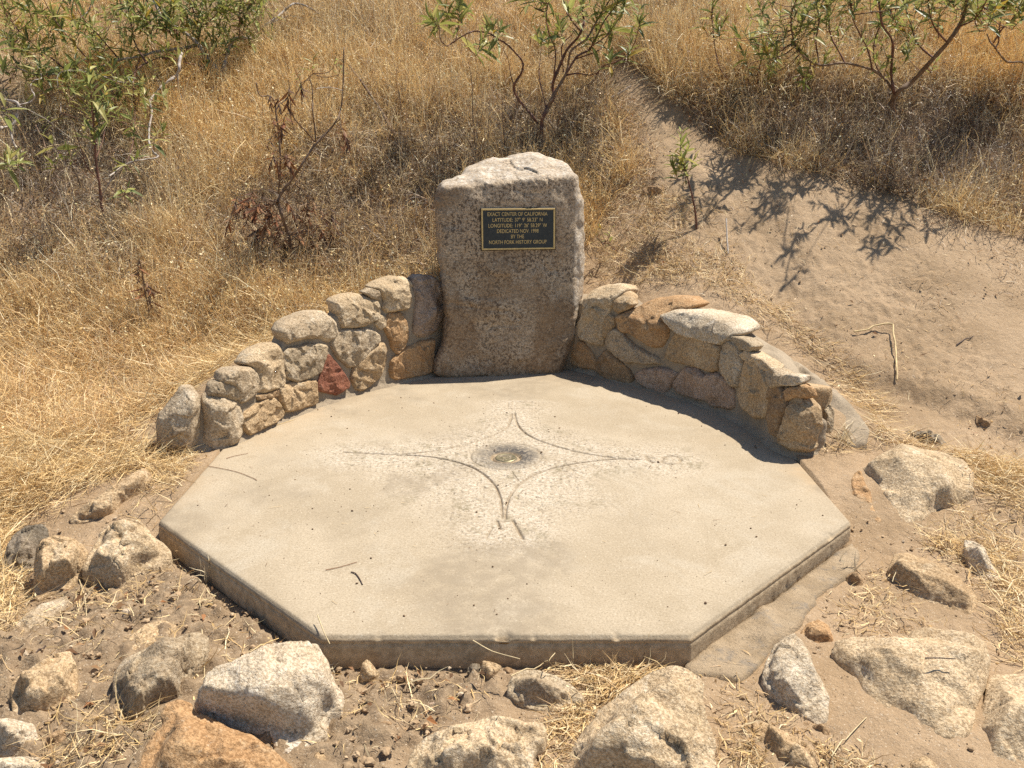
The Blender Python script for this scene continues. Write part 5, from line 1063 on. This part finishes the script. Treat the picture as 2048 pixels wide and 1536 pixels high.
def shrub(name, label, cat, root_px, branches, clusters, seed, lean=0.0, twigs=1.0, leafL=(0.075, 0.145), nleaf=(7, 13), pal=GREEN, leafmat='leaf', barks=('redbark', 'greybark'), depth=0.25, group=None, Y=None, hang=False):
    """branches: (pixel path, base radius, tip radius, bark index, leafy share); clusters: (px, py) of leafy shoot tips"""
    r = np.random.default_rng(seed); G = ground(*root_px)
    if Y is None: Y = G[1]
    tb = Tubes(); nodes = []; shoots = []
    def to3(p, off): 
        d = pixdir(*p); up = max(0.0, 1.0)
        q = on_y(p[0], p[1], Y+off); h = q[2]-G[2]
        return on_y(p[0], p[1], Y+off-lean*max(0.0, h))
    for bi, (px, r0, r1, mi, leafy, *end) in enumerate(branches):
        px = catmull(px, 5); n = len(px)
        if nodes:
            A = np.array([q[:2] for q in nodes]); dd = np.hypot(A[:, 0]-px[0, 0], A[:, 1]-px[0, 1]); k = int(np.argmin(dd)); o0 = nodes[k][2] if dd[k] < 45 else r.normal(0, depth*0.4)
        else: o0 = 0.0
        dr = np.cumsum(r.normal(0, depth*0.09, n)); dr = dr-dr[0]; dr += np.linspace(0, 1, n)*(end[0] if end else r.normal(0, depth))
        offs = o0 + dr
        pts = np.array([to3(p, o) for p, o in zip(px, offs)]); pts += 0.004*fbm(pts*14, 2, seed+bi)[:, None]
        gz = H0(pts[0, 0], pts[0, 1])
        if bi == 0: pts[0, 2] = min(pts[0, 2], gz-0.03)
        tb.add(pts, r0, r1, mi, seed+bi)
        for p, o in zip(px, offs): nodes.append((p[0], p[1], o))
        if leafy > 0:
            for k in range(1, int(6*leafy*twigs)+1):
                i = int(n*(1-0.75*r.random())); i = min(max(i, 1), n-1); shoots.append((pts[i], pts[i]-pts[i-1], 0.03+0.05*r.random()))
            shoots.append((pts[-1], pts[-1]-pts[-2], 0.05))
    A = np.array([q for q in nodes])
    for c in clusters:
        d = np.hypot(A[:, 0]-c[0], A[:, 1]-c[1]); k = int(np.argmin(d)); o = A[k, 2]+r.normal(0, depth*0.25)
        tip = to3(c, o); bs = to3((A[k, 0], A[k, 1]), A[k, 2])
        if d[k] > 4:
            mid = (tip+bs)/2 + np.array([0, 0, -0.015 if not hang else 0.01])+r.normal(0, 0.008, 3)
            tb.add(catmull([bs, mid, tip], 4), 0.0028, 0.0018, 0, seed+k, 5)
        ax = (tip-bs)/(np.linalg.norm(tip-bs)+1e-6)*0.6 + np.array([r.normal(0, 0.25), r.normal(0, 0.25), 0.75 if not hang else -0.7]); shoots.append((tip, ax, 0.07+0.05*r.random()))
    LB, LA, LN, LL, LW, LD, LC = [], [], [], [], [], [], []
    for p, ax, sl in shoots:
        ax = ax/(np.linalg.norm(ax)+1e-9); ax = ax*0.7 + np.array([0, 0, 0.45 if not hang else -0.5]); ax /= np.linalg.norm(ax)
        n = int(r.integers(*nleaf)); s = np.cross(ax, [0.3, 0.5, 0.8]); s /= np.linalg.norm(s); t = np.cross(ax, s)
        tb.add(np.array([p, p+ax*sl*0.5, p+ax*sl]), 0.0022, 0.0012, 0, seed, 5)
        spread = r.uniform(0.55, 1.1); size = r.uniform(0.6, 1.2); tone = r.uniform(0.85, 1.2)
        for k in range(n):
            f = k/n; phi = k*2.4+r.normal(0, 0.3); th = math.radians(82-62*f)*spread+r.normal(0, 0.25)
            rad = s*math.cos(phi)+t*math.sin(phi); d = ax*math.cos(th)+rad*math.sin(th); d[2] -= 0.25*(1-f) if not hang else 0.5; d /= np.linalg.norm(d)
            L = r.uniform(*leafL)*size*(0.75+0.5*math.sin(math.pi*min(1, f+0.25)))
            LB.append(p+ax*sl*f); LA.append(d); LN.append(ax+0.2*r.normal(0, 1, 3)); LL.append(L); LW.append(L*r.uniform(0.085, 0.125)); LD.append(r.uniform(0.0, 0.5))
            c = pal[r.integers(len(pal))]*tone*r.uniform(0.85, 1.15)
            if pal is GREEN and r.random() < 0.035: c = np.array([0.36, 0.25, 0.04])
            LC.append(c)
    origin = np.array([G[0], G[1], H0(G[0], G[1])])
    root = tag(empty(name, Vector(origin)), label, cat, group, 'thing')
    put('branches', np.concatenate(tb.V), root, origin, quads=np.concatenate(tb.Q), mats=[M[b] for b in barks], matidx=tb.mi)
    if LB:
        V, Q, C = leaf_mesh(np.array(LB), np.array(LA), np.array(LN), np.array(LL), np.array(LW), np.array(LD), np.array(LC))
        put('foliage', V, root, origin, quads=Q, mats=[M[leafmat]], attrs={'col': C}, smooth=False)
    return root
def T(px): return px
rr_ = np.random.default_rng(17)
def around(pts, n, sx, sy):
    """extra shoot tips strewn round the traced ones"""
    o = list(pts)
    for i in range(n): p = pts[int(rr_.integers(len(pts)))]; o.append((p[0]+rr_.normal(0, sx), p[1]+rr_.normal(0, sy)))
    return o
# centre shrub behind the boulder
shrub('shrub', 'red-stemmed green shrub standing directly behind the monument boulder', 'shrub', (1092, 296), [
    (z2([(1145, 900), (1120, 740), (1150, 640), (1190, 570), (1185, 490), (1230, 380), (1270, 290), (1340, 210), (1370, 130), (1360, 60), (1370, -40)]), 0.016, 0.006, 0, 0.5),
    (z2([(1150, 660), (1190, 560), (1265, 430), (1280, 350), (1300, 290), (1380, 230), (1430, 150), (1480, 60), (1540, -30)]), 0.012, 0.005, 1, 0.5),
    (z2([(1265, 430), (1330, 330), (1400, 290), (1450, 200), (1490, 120), (1560, 30)]), 0.009, 0.004, 0, 0.5),
    (z2([(1265, 440), (1330, 430), (1400, 440), (1455, 425)]), 0.007, 0.003, 0, 0), (z2([(1320, 345), (1420, 310), (1480, 270), (1530, 180)]), 0.006, 0.003, 0, 0.3),
    (z2([(1100, 720), (1060, 670), (980, 570), (960, 500), (1000, 430), (1010, 370), (970, 310), (920, 260), (870, 230), (840, 205), (790, 190), (720, 185), (660, 210), (600, 250), (560, 270), (530, 230), (520, 150)]), 0.010, 0.003, 0, 0.2),
    (z2([(960, 500), (940, 430), (920, 340), (890, 280)]), 0.004, 0.002, 0, 0), (z2([(610, 250), (630, 190), (640, 90)]), 0.004, 0.002, 0, 0.2),
    (z2([(1350, 180), (1290, 110), (1260, 40), (1250, -20)]), 0.006, 0.003, 0, 0.4), (z2([(1190, 480), (1200, 300), (1160, 180), (1150, 90), (1160, 20)]), 0.006, 0.003, 0, 0.4),
    (z2([(1150, 640), (1110, 470), (1110, 370), (1120, 270)]), 0.005, 0.002, 0, 0.1), (z2([(1440, 440), (1480, 390), (1560, 360), (1620, 320), (1660, 260), (1690, 170)]), 0.005, 0.002, 0, 0.2),
    (z2([(1250, 420), (1240, 270), (1300, 200), (1330, 120)]), 0.005, 0.002, 0, 0.2), (z2([(1400, 280), (1500, 210), (1560, 130), (1600, 60)]), 0.005, 0.002, 0, 0.3),
    ], z2([(490, 160), (520, 170), (590, 120), (640, 40), (660, 110), (640, 170), (800, 190), (840, 205), (750, 290), (735, 330), (855, 245), (1050, 30), (1100, 60), (1150, 110), (1170, 230), (1100, 230), (1160, 330), (1420, 260), (1240, 220), (1560, 120), (1600, 60), (1690, 170), (1640, 270), (1620, 360), (1540, 30), (1450, 30), (1680, 120), (1520, 400), (1100, 10), (1600, 10), (1440, 240), (1500, -20), (1400, -30)]), 1001, lean=0.05, twigs=0.7, barks=('redbark', 'brownbark'))
# left shrub mass
shrub('shrub', 'large tangled green shrub with bare grey branches filling the top left corner', 'shrub', (440, 168), [
    (z1([(1320, 520), (1290, 430), (1220, 350), (1150, 250), (1050, 170), (950, 100), (900, 0), (880, -80)]), 0.022, 0.009, 1, 0.6),
    (z1([(1300, 420), (1350, 260), (1400, 220), (1470, 225), (1520, 170), (1610, 110), (1690, 40), (1730, 20), (1800, 40), (1880, 100), (1880, 170), (1800, 195), (1740, 215)]), 0.015, 0.0045, 1, 0),
    (z1([(1400, 220), (1400, 120), (1405, 20), (1410, -60)]), 0.006, 0.004, 0, 0.4), (z1([(1580, 140), (1680, 95), (1770, 105)]), 0.004, 0.002, 1, 0),
    (z1([(1220, 330), (1170, 250), (1160, 180), (1130, 60), (1100, -40)]), 0.009, 0.005, 0, 0.6),
    (z1([(1170, 255), (1060, 285), (920, 300), (820, 330), (700, 350), (560, 400), (400, 420), (250, 440), (100, 400)]), 0.014, 0.005, 1, 0.6, -0.7),
    (z1([(1270, 400), (1100, 370), (960, 340), (850, 370), (760, 450), (690, 540), (640, 600)]), 0.009, 0.003, 0, 0.6, -1.0),
    (z1([(1075, 285), (1050, 350), (1040, 430), (940, 510), (880, 590), (890, 650), (870, 780), (890, 880), (920, 920), (760, 950), (640, 1030)]), 0.014, 0.004, 1, 0.0, -1.9),
    (z1([(1040, 430), (1050, 540), (1090, 640), (1120, 690), (1060, 710), (1050, 770), (1080, 820), (1080, 890), (1000, 960), (870, 1030), (810, 1085)]), 0.009, 0.0035, 1, 0.0, -1.5),
    (z1([(890, 620), (980, 660), (1020, 670)]), 0.003, 0.002, 0, 0), (z1([(1050, 710), (1110, 690), (1140, 725)]), 0.003, 0.0015, 1, 0),
    (z1([(860, 370), (790, 250), (760, 120), (700, 0), (680, -60)]), 0.007, 0.004, 0, 0.8), (z1([(700, 350), (600, 230), (480, 100), (420, -30)]), 0.006, 0.003, 0, 0.8),
    (z1([(560, 400), (430, 250), (330, 130), (250, -20)]), 0.006, 0.003, 0, 0.8), (z1([(400, 420), (250, 300), (130, 200), (40, 80), (0, -40)]), 0.006, 0.003, 0, 0.8),
    (z1([(1150, 180), (1240, 110), (1290, 40), (1300, -40)]), 0.005, 0.003, 0, 0.5), (z1([(1050, 170), (980, 180), (880, 140), (780, 30)]), 0.005, 0.003, 0, 0.6),
    (z1([(370, 0), (330, 90), (290, 200)]), 0.005, 0.002, 1, 0), (z1([(540, -20), (520, 60), (470, 100)]), 0.004, 0.002, 1, 0),
    (z1([(820, 330), (780, 480), (790, 650), (780, 820), (740, 960)]), 0.005, 0.003, 0, 0.3, -1.2), (z1([(780, 480), (700, 480), (580, 440), (430, 410), (340, 440), (350, 560), (360, 660)]), 0.004, 0.002, 1, 0),
    (z1([(520, 330), (440, 380), (360, 400)]), 0.005, 0.002, 1, 0),
    ], around(z1([(100, 60), (60, 130), (180, 120), (240, 200), (330, 130), (420, 60), (500, 140), (60, 250), (150, 320), (300, 280), (420, 230), (560, 200), (640, 110), (700, 60), (800, 90), (820, 200), (760, 280), (700, 240), (560, 300), (480, 360), (620, 420), (700, 400), (780, 440), (830, 520), (700, 560), (560, 500), (420, 480), (280, 470), (150, 480), (60, 440), (880, 60), (960, 120), (1000, 60), (1040, 200), (900, 220), (950, 300), (1200, 200), (1270, 160), (1340, 90), (1320, 200), (1230, 60), (1420, 120), (1480, 60), (1500, 200), (1550, 60), (1480, 260), (1260, 280), (1560, 240), (1450, 20), (940, 640), (900, 740), (950, 800), (740, 520), (780, 560), (400, 620), (260, 560), (1100, 120), (1180, 20), (1000, 30), (1080, 60), (1150, 100), (1220, 130), (1300, 60), (1380, 30), (1450, 80), (1540, 130), (1520, 20), (1350, 150), (1260, 220), (1000, 180), (930, 40), (860, 130), (1420, 180), (1480, 150)]), 225, 34, 30), 1101, lean=0.0, twigs=0.9, leafL=(0.06, 0.125), nleaf=(6, 10), depth=0.35)
shrub('shrub', 'young upright green shrub with one straight red stem and drooping leaves at left', 'shrub', (206, 460), [
    (z1([(610, 1370), (590, 1150), (560, 950), (550, 750), (530, 560), (520, 440)]), 0.011, 0.004, 0, 0),
    (z1([(575, 1050), (500, 960), (470, 860), (420, 720)]), 0.004, 0.002, 0, 0), (z1([(590, 1150), (660, 1040), (740, 960)]), 0.004, 0.002, 1, 0), (z1([(560, 930), (600, 830), (610, 770)]), 0.003, 0.002, 0, 0)],
    z1([(520, 440), (528, 500), (535, 545), (545, 600), (560, 650), (540, 700), (555, 760), (600, 600), (620, 690), (500, 620), (480, 800), (550, 850), (720, 1150), (430, 940), (350, 900), (330, 990), (760, 970)]), 1201, twigs=0.6, leafL=(0.06, 0.12), nleaf=(6, 10), depth=0.12)
shrub('bare_branch', 'pale crooked leafless branch reaching in from the left edge', 'branch', (20, 420), [
    (z1([(-60, 1150), (-70, 950), (-40, 800), (0, 752), (60, 740), (95, 690), (105, 610), (60, 590), (0, 570), (-30, 540)]), 0.012, 0.006, 1, 0),
    (z1([(50, 750), (90, 860), (95, 950)]), 0.006, 0.003, 1, 0), (z1([(110, 615), (190, 590), (200, 550), (180, 510), (200, 470), (240, 460), (240, 430)]), 0.006, 0.002, 1, 0),
    (z1([(100, 620), (200, 660), (300, 720), (410, 810)]), 0.004, 0.002, 1, 0), (z1([(210, 730), (260, 850), (300, 980), (340, 1040), (400, 1080)]), 0.006, 0.002, 0, 0)],
    z1([(40, 990), (80, 1000), (20, 1010), (110, 980), (20, 440), (-10, 320), (30, 690)]), 1301, barks=('brownbark', 'greybark'), nleaf=(7, 11))
shrub('dead_shrub', 'half-dead shrub with thin bare stems and brown withered leaves left of the monument', 'dead shrub', (585, 508), [
    (z1([(1712, 1500), (1690, 1380), (1640, 1230), (1620, 1180)]), 0.012, 0.011, 0, 0),
    (z1([(1620, 1190), (1650, 1120), (1700, 1060), (1780, 940), (1850, 840), (1960, 720), (2000, 600), (2010, 330), (2015, 280)]), 0.011, 0.003, 0, 0), (z1([(1845, 830), (1840, 730), (1830, 630), (1825, 520), (1805, 440)]), 0.006, 0.003, 0, 0), (z1([(1845, 830), (1780, 760), (1710, 670), (1700, 560), (1690, 470)]), 0.005, 0.0025, 0, 0),
    (z1([(1630, 1130), (1640, 900), (1620, 700), (1590, 570), (1520, 560), (1500, 480)]), 0.007, 0.003, 0, 0), (z1([(1650, 1130), (1740, 1060), (1780, 980)]), 0.004, 0.002, 0, 0), (z1([(1640, 920), (1700, 900), (1740, 860)]), 0.003, 0.002, 0, 0), (z1([(2000, 530), (1930, 510), (1850, 520)]), 0.003, 0.0015, 1, 0), (z1([(1830, 880), (1900, 910), (1980, 900)]), 0.003, 0.0015, 0, 0)],
    around(z1([(1640, 1420), (1760, 1440), (1600, 1460), (1840, 1440), (1700, 1460), (1580, 1440), (1520, 1330), (1450, 1280), (1600, 700), (1590, 800), (1610, 880), (1480, 1120), (1430, 1180), (1500, 1230), (1560, 1180), (1620, 1250), (1560, 1300), (1640, 1320), (1720, 1250), (1780, 1200), (1830, 1180), (1880, 1230), (1740, 1340), (1660, 1400), (1850, 1320), (1940, 1300), (1780, 1420), (1560, 1400), (1990, 680), (2010, 760), (1690, 520), (1580, 560)]), 46, 24, 18), 1401, twigs=0.5, leafL=(0.04, 0.08), nleaf=(8, 13), pal=DEADC, leafmat='deadleaf', barks=('brownbark', 'greybark'), depth=0.2, hang=True)
shrub('sprig', 'thin sprig with a few green leaves beside the half-dead shrub', 'sprig', (600, 300), [(z1([(1750, 900), (1720, 760), (1700, 640), (1750, 520), (1830, 430)]), 0.004, 0.002, 0, 0)],
    z1([(1830, 420), (1760, 480), (1950, 400), (1980, 440)]), 1451, nleaf=(3, 6), leafL=(0.05, 0.09), depth=0.05)
# right-hand shrub and its neighbours
shrub('shrub', 'broad leafy green shrub with a leaning brown trunk overhanging the top right trail edge', 'shrub', (1783, 245), [
    (z3s([(1260, 740), (1270, 690), (1290, 560), (1400, 470), (1520, 340), (1600, 250), (1680, 130), (1720, 0), (1730, -50)]), 0.022, 0.010, 1, 0.4),
    (z3s([(1290, 560), (1270, 430), (1280, 250), (1220, 150), (1200, 20), (1180, -80)]), 0.010, 0.005, 0, 0.6),
    (z3s([(1290, 540), (1240, 470), (1160, 410), (1000, 370), (850, 380), (740, 310), (690, 200), (690, 80), (720, -20)]), 0.010, 0.004, 1, 0.6),
    (z3s([(1000, 370), (920, 210), (900, 80), (870, -60)]), 0.006, 0.003, 0, 0.6), (z3s([(850, 380), (830, 240), (850, 120), (820, -20)]), 0.005, 0.003, 0, 0.6),
    (z3s([(1160, 410), (1130, 280), (1060, 150), (1030, 20)]), 0.006, 0.003, 0, 0.6), (z3s([(1520, 340), (1420, 250), (1380, 120), (1340, 0), (1320, -80)]), 0.007, 0.003, 0, 0.6),
    (z3s([(1600, 250), (1520, 150), (1490, 30), (1500, -60)]), 0.006, 0.003, 0, 0.6), (z3s([(1660, 160), (1760, 110), (1820, 20), (1850, -60)]), 0.006, 0.003, 0, 0.6),
    (z3s([(1240, 470), (1180, 380), (1170, 260), (1200, 160)]), 0.005, 0.003, 0, 0.5), (z3s([(1040, 90), (1140, 75), (1250, 60), (1340, 40)]), 0.004, 0.003, 1, 0.2)],
    around(z3s([(450, 260), (500, 330), (560, 230), (620, 130), (640, 250), (700, 100), (760, 200), (820, 60), (900, 110), (840, 160), (740, 270), (600, 330), (800, 400), (860, 40), (980, 230), (1040, 90), (1210, 100), (1240, 170), (1180, 270), (1250, 350), (1310, 230), (1200, 420), (1350, 330), (1400, 60), (1500, 60), (1300, 30), (1600, 30), (1750, 90), (1800, 140), (1650, 120), (1150, 60), (1280, 120), (1420, 170), (1560, 90), (1700, 60), (1380, 250), (930, 60), (760, 120), (680, 180), (560, 300), (1100, -30), (1300, -60), (1500, -60), (900, -40), (700, -40), (1650, -60)]), 95, 34, 24), 1501, lean=0.62, twigs=1.0, leafL=(0.05, 0.105), nleaf=(6, 11), depth=0.35, barks=('redbark', 'brownbark'))
shrub('shrub', 'red-stemmed shrub half out of frame at the right edge', 'shrub', (2040, 170), [
    (z3s([(2080, 480), (2048, 370), (1950, 360), (1880, 280), (1850, 240), (1830, 200)]), 0.010, 0.004, 1, 0), (z3s([(1880, 280), (1900, 240), (1890, 180), (1960, 140), (2060, 40)]), 0.006, 0.003, 0, 0.3), (z3s([(1870, 250), (1920, 170), (1980, 110), (2040, 0)]), 0.006, 0.003, 0, 0.3), (z3s([(2060, 380), (2100, 250), (2110, 100), (2090, -30)]), 0.007, 0.003, 0, 0.5), (z3s([(1900, 230), (1910, 120), (1940, 0)]), 0.005, 0.003, 0, 0.4)],
    around(z3s([(1850, 80), (1930, 30), (2000, 60), (2050, 110), (1900, -20), (2080, 20), (1980, -40)]), 8, 16, 14), 1601, lean=0.6, depth=0.15, barks=('redbark', 'brownbark'))
shrub('sapling', 'slender sapling with a tuft of leaves rising left of the broad leafy right shrub', 'sapling', (1480, 190), [(z3s([(400, 560), (330, 480), (270, 400), (245, 300), (230, 200), (222, 110)]), 0.006, 0.003, 0, 0)],
    z3s([(220, 60), (225, 110), (235, 160), (245, 230), (260, 200), (190, 190), (290, 140), (230, 20)]), 1701, nleaf=(6, 10), leafL=(0.05, 0.095), depth=0.06)
shrub('sapling', 'low leafy stems at the trail bank under the broad right shrub', 'sapling', (1520, 200), [(z3s([(500, 600), (490, 440), (520, 320), (510, 210)]), 0.006, 0.003, 0, 0.3), (z3s([(690, 580), (680, 460), (650, 380), (570, 350)]), 0.005, 0.003, 0, 0.3), (z3s([(750, 620), (780, 430), (770, 340)]), 0.005, 0.003, 0, 0.3)],
    z3s([(450, 270), (510, 220), (500, 330), (550, 430), (530, 500), (440, 430), (640, 300), (600, 380), (700, 430), (780, 350), (800, 420), (560, 240)]), 1751, nleaf=(7, 11), leafL=(0.05, 0.10), depth=0.12)
shrub('seedling', 'small single-stemmed seedling with glossy leaves on the bare soil right of the monument', 'seedling', (1393, 457), [(zb([(832, 880), (820, 750), (800, 650), (780, 580), (755, 480), (730, 390), (720, 330)]), 0.007, 0.003, 0, 0)],
    zb([(720, 330), (725, 370), (740, 410), (745, 450), (735, 490), (755, 520), (690, 480), (790, 470), (760, 555), (700, 540)]), 1801, nleaf=(8, 12), leafL=(0.055, 0.105), depth=0.04)
shrub('sprout', 'tiny leafy sprout on the soil by the monument\'s right side', 'sprout', (1238, 506), [(zb([(305, 1045), (250, 1000), (210, 960)]), 0.003, 0.002, 0, 0), (zb([(300, 1040), (320, 1010), (350, 980)]), 0.003, 0.002, 0, 0)],
    zb([(200, 950), (220, 965), (180, 975), (240, 985)]), 1851, nleaf=(4, 7), leafL=(0.03, 0.06), depth=0.03)
shrub('dead_weed', 'single dead weed with curled brown leaves standing in the left straw', 'dead weed', (301, 650), [(zc([(1022, 850), (1015, 740), (985, 620), (970, 500), (950, 400)]), 0.006, 0.003, 0, 0)],
    zc([(950, 410), (960, 470), (970, 520), (985, 570), (990, 610), (1010, 640), (1030, 690), (940, 440), (1000, 560)]), 1901, nleaf=(4, 7), leafL=(0.04, 0.075), pal=DEADC, leafmat='deadleaf', barks=('brownbark', 'greybark'), depth=0.04, hang=True)
for i, (lb, root, br) in enumerate([
    ('tall bare dark stem behind the monument\'s left shoulder', (953, 325), [z2([(745, 960), (735, 850), (720, 700), (712, 480), (692, 360)]), z2([(735, 900), (690, 820), (645, 740), (615, 655)])]),
    ('forked bare stems just behind the monument\'s pale top', (980, 318), [z2([(790, 960), (805, 860), (812, 700), (815, 600)]), z2([(870, 960), (880, 880), (900, 830), (893, 700), (890, 600)]), z2([(880, 900), (950, 730), (975, 620), (983, 515)])]),
    ('two bare upright twigs in dry grass between the half-dead shrub and the centre shrub', (790, 262), [z2([(250, 800), (246, 700), (235, 570)]), z2([(285, 830), (300, 660), (290, 560), (270, 480)])]),
    ('thin stem with red leaves right of the centre shrub', (1143, 300), [z2([(1295, 900), (1300, 760), (1320, 620), (1350, 520), (1420, 480), (1455, 430)])])]):
    shrub('twig', lb, 'twig', root, [(b, 0.0045, 0.002, 0, 0) for b in br], [], 2001+i, barks=('brownbark', 'greybark'), depth=0.05)
def stick(name, label, cat, px, r0, r1, mat, lift=0.006, lifts=None, group=None, sides=6):
    px = catmull(px, 4); P = np.array([ground(*p) for p in px])
    on = octd(P[:, 0], P[:, 1]) < 0
    for i in np.nonzero(on)[0]: P[i] = on_z(*px[i], 0.0)
    L = np.interp(np.linspace(0, 1, len(P)), np.linspace(0, 1, len(lifts)), lifts) if lifts is not None else 0.0
    P[:, 2] = np.where(on, 0.0, H0(P[:, 0], P[:, 1])) + lift + L
    V, Q = tube(P, r0, r1, sides, int(abs(px[0][0])), 0.06)
    return tag(put(name, V, quads=Q, mats=[M[mat]]), label, cat, group, 'thing')
def flatcol(name, c, rough=0.7):
    k = NT(name); v = k.vec(False); return k.done(k.mix(k.ramp(k.noise(v, 40, 4, 0.7), 0.35, 0.65), c, tuple(x*0.72 for x in c)), rough)
M['strawcol'] = flatcol('straw_stalk', (0.66, 0.49, 0.25)); M['reedcol'] = flatcol('pale_stalk', (0.60, 0.47, 0.27)); M['needle'] = flatcol('brown_needle', (0.22, 0.10, 0.05)); M['darktwig'] = flatcol('dark_twig', (0.10, 0.065, 0.05)); M['deadwood'] = M['greybark']
stick('straw', 'long bent straw folded at a right angle on the bare soil at right', 'straw', [(1707, 673), (1745, 668), (1780, 664), (1785, 683), (1791, 720), (1793, 766)], 0.0045, 0.0042, 'strawcol', 0.012, [0.004, 0.03, 0.02, 0.0])
stick('stick', 'short broken grey stick standing by the seedling', 'stick', [(1456, 512), (1452, 490), (1450, 472)], 0.006, 0.005, 'greybark', 0.004, [0.0, 0.05, 0.09])
stick('twig', 'thin dark twig lying on the soil beyond the bent straw', 'twig', [(1912, 693), (1950, 675), (1990, 660)], 0.003, 0.002, 'darktwig')
stick('pine_needle', 'straight reddish needle on the front left of the slab', 'needle', [(651, 1141), (680, 1135), (714, 1125)], 0.0014, 0.001, 'needle', 0.002, sides=4)
stick('twig', 'short curved dark twig on the slab beside the reddish needle', 'twig', [(702, 1145), (711, 1148), (719, 1158), (725, 1170)], 0.0022, 0.0016, 'darktwig', 0.002, sides=5)
stick('grass_stem', 'thin dry grass stem lying across the slab\'s left edge', 'grass stem', [(415, 933), (470, 944), (505, 957), (514, 962)], 0.0014, 0.0012, 'needle', 0.003, sides=4)
stick('pine_needle', 'reddish needle near the slab\'s back left edge', 'needle', [(453, 918), (470, 913), (496, 908)], 0.0014, 0.001, 'needle', 0.003, sides=4)
stick('straw', 'pale straw lying on the slab beside the left wall\'s lower stones', 'straw', [(500, 866), (540, 855), (590, 840)], 0.0016, 0.0012, 'strawcol', 0.003, sides=4)
stick('straw', 'long yellow straw arching over the grass left of the half-dead shrub', 'straw', [(332, 478), (380, 440), (425, 416), (465, 404)], 0.004, 0.003, 'strawcol', 0.06, [0.0, 0.05, 0.08, 0.05])
stick('dead_branch', 'fallen dark branch slanting down the grass left of the centre shrub', 'branch', [(702, 196), (745, 236), (790, 290)], 0.007, 0.012, 'brownbark', 0.05, [0.18, 0.1, 0.02])
stick('dead_branch', 'grey dead branch lying across the top of the trail', 'branch', [(1212, 208), (1236, 194), (1262, 180)], 0.008, 0.005, 'greybark', 0.02)
stick('twig', 'forked twig lying on the biggest tan boulder', 'twig', [(1838, 1392), (1865, 1388), (1898, 1394)], 0.002, 0.0015, 'darktwig', 0.105, sides=5)
stick('twig', 'dark twig in the dirt left of the large smooth orange-tan rock', 'twig', [(50, 1325), (80, 1308), (108, 1288)], 0.003, 0.002, 'darktwig')
for i, (lb, a, b, c) in enumerate([('pale stalk poking from the dirt beside the long tan ridged rock', (150, 1150), (172, 1210), (174, 1283)), ('yellow straw leaning on the large smooth orange-tan rock\'s upper end', (406, 1280), (409, 1330), (411, 1375)),
        ('straw lying over the grey oval stone toward the slab', (1022, 1370), (1080, 1345), (1110, 1310)), ('pale straw at the foot of the slab near the oval stone', (946, 1298), (985, 1312), (1040, 1322)), ('stiff straw leaning at the slab\'s front left corner', (636, 1246), (648, 1272), (660, 1292)),
        ('long straw at the bottom right beside the biggest tan boulder', (1660, 1536), (1690, 1490), (1732, 1440))]):
    stick('straw', lb, 'straw', [a, b, c], 0.0019, 0.0013, 'reedcol', 0.006, [0.02, 0.008, 0.0], sides=5)
def tuft(label, px, n, seed, L):
    r = np.random.default_rng(seed); g = ground(*px); g[2] = H0(g[0], g[1])
    b = np.stack([g[0]+r.normal(0, 0.018, n), g[1]+r.normal(0, 0.018, n), np.full(n, g[2]-0.005)], 1)
    V, Q, C, _ = blades(b, r.uniform(0, 6.28, n), np.abs(r.normal(0.45, 0.3, n)), r.normal(0.7, 0.5, n), r.uniform(L*0.5, L, n), r.uniform(0.003, 0.0055, n), np.array([0.66, 0.55, 0.36])*r.uniform(0.8, 1.1, (n, 1)), 5, seed=seed)
    tag(put('straw_tuft', V, quads=Q, mats=[M['straw']], attrs={'col': C}), label, 'straw tuft', None, 'thing')
tuft('bleached straw tuft curling against the slab\'s front left side', (418, 1170), 16, 3, 0.12)
tuft('upright dry tuft growing against the mortar cap at the right wall\'s end', (1690, 885), 34, 4, 0.17)
tuft('pale spiky tuft on the broken footing beside the slab\'s right side', (1698, 1142), 12, 5, 0.10)
tuft('spiky straw tuft at the slab\'s front left corner', (650, 1310), 16, 6, 0.08)
def build_specks():
    """crumbs of bark and soil lying on the slab"""
    r = np.random.default_rng(77); p = scatter_poly(420, np.array([(RO*0.96*math.cos(math.pi/8+k*math.pi/4), RO*0.96*math.sin(math.pi/8+k*math.pi/4)) for k in range(8)]), r)
    p = p[p[:, 1] < 1.0]
    rad = 0.0012+0.0035*r.random(len(p))**6
    cols = np.array([[0.12, 0.07, 0.045], [0.2, 0.13, 0.08], [0.3, 0.2, 0.12]])[r.choice(3, len(p))]
    tag(link('grit', lumps('grit', np.stack([p[:, 0], p[:, 1], rad*0.4], 1), rad, 5, M['clod'], cols)), kind='stuff')
build_specks()
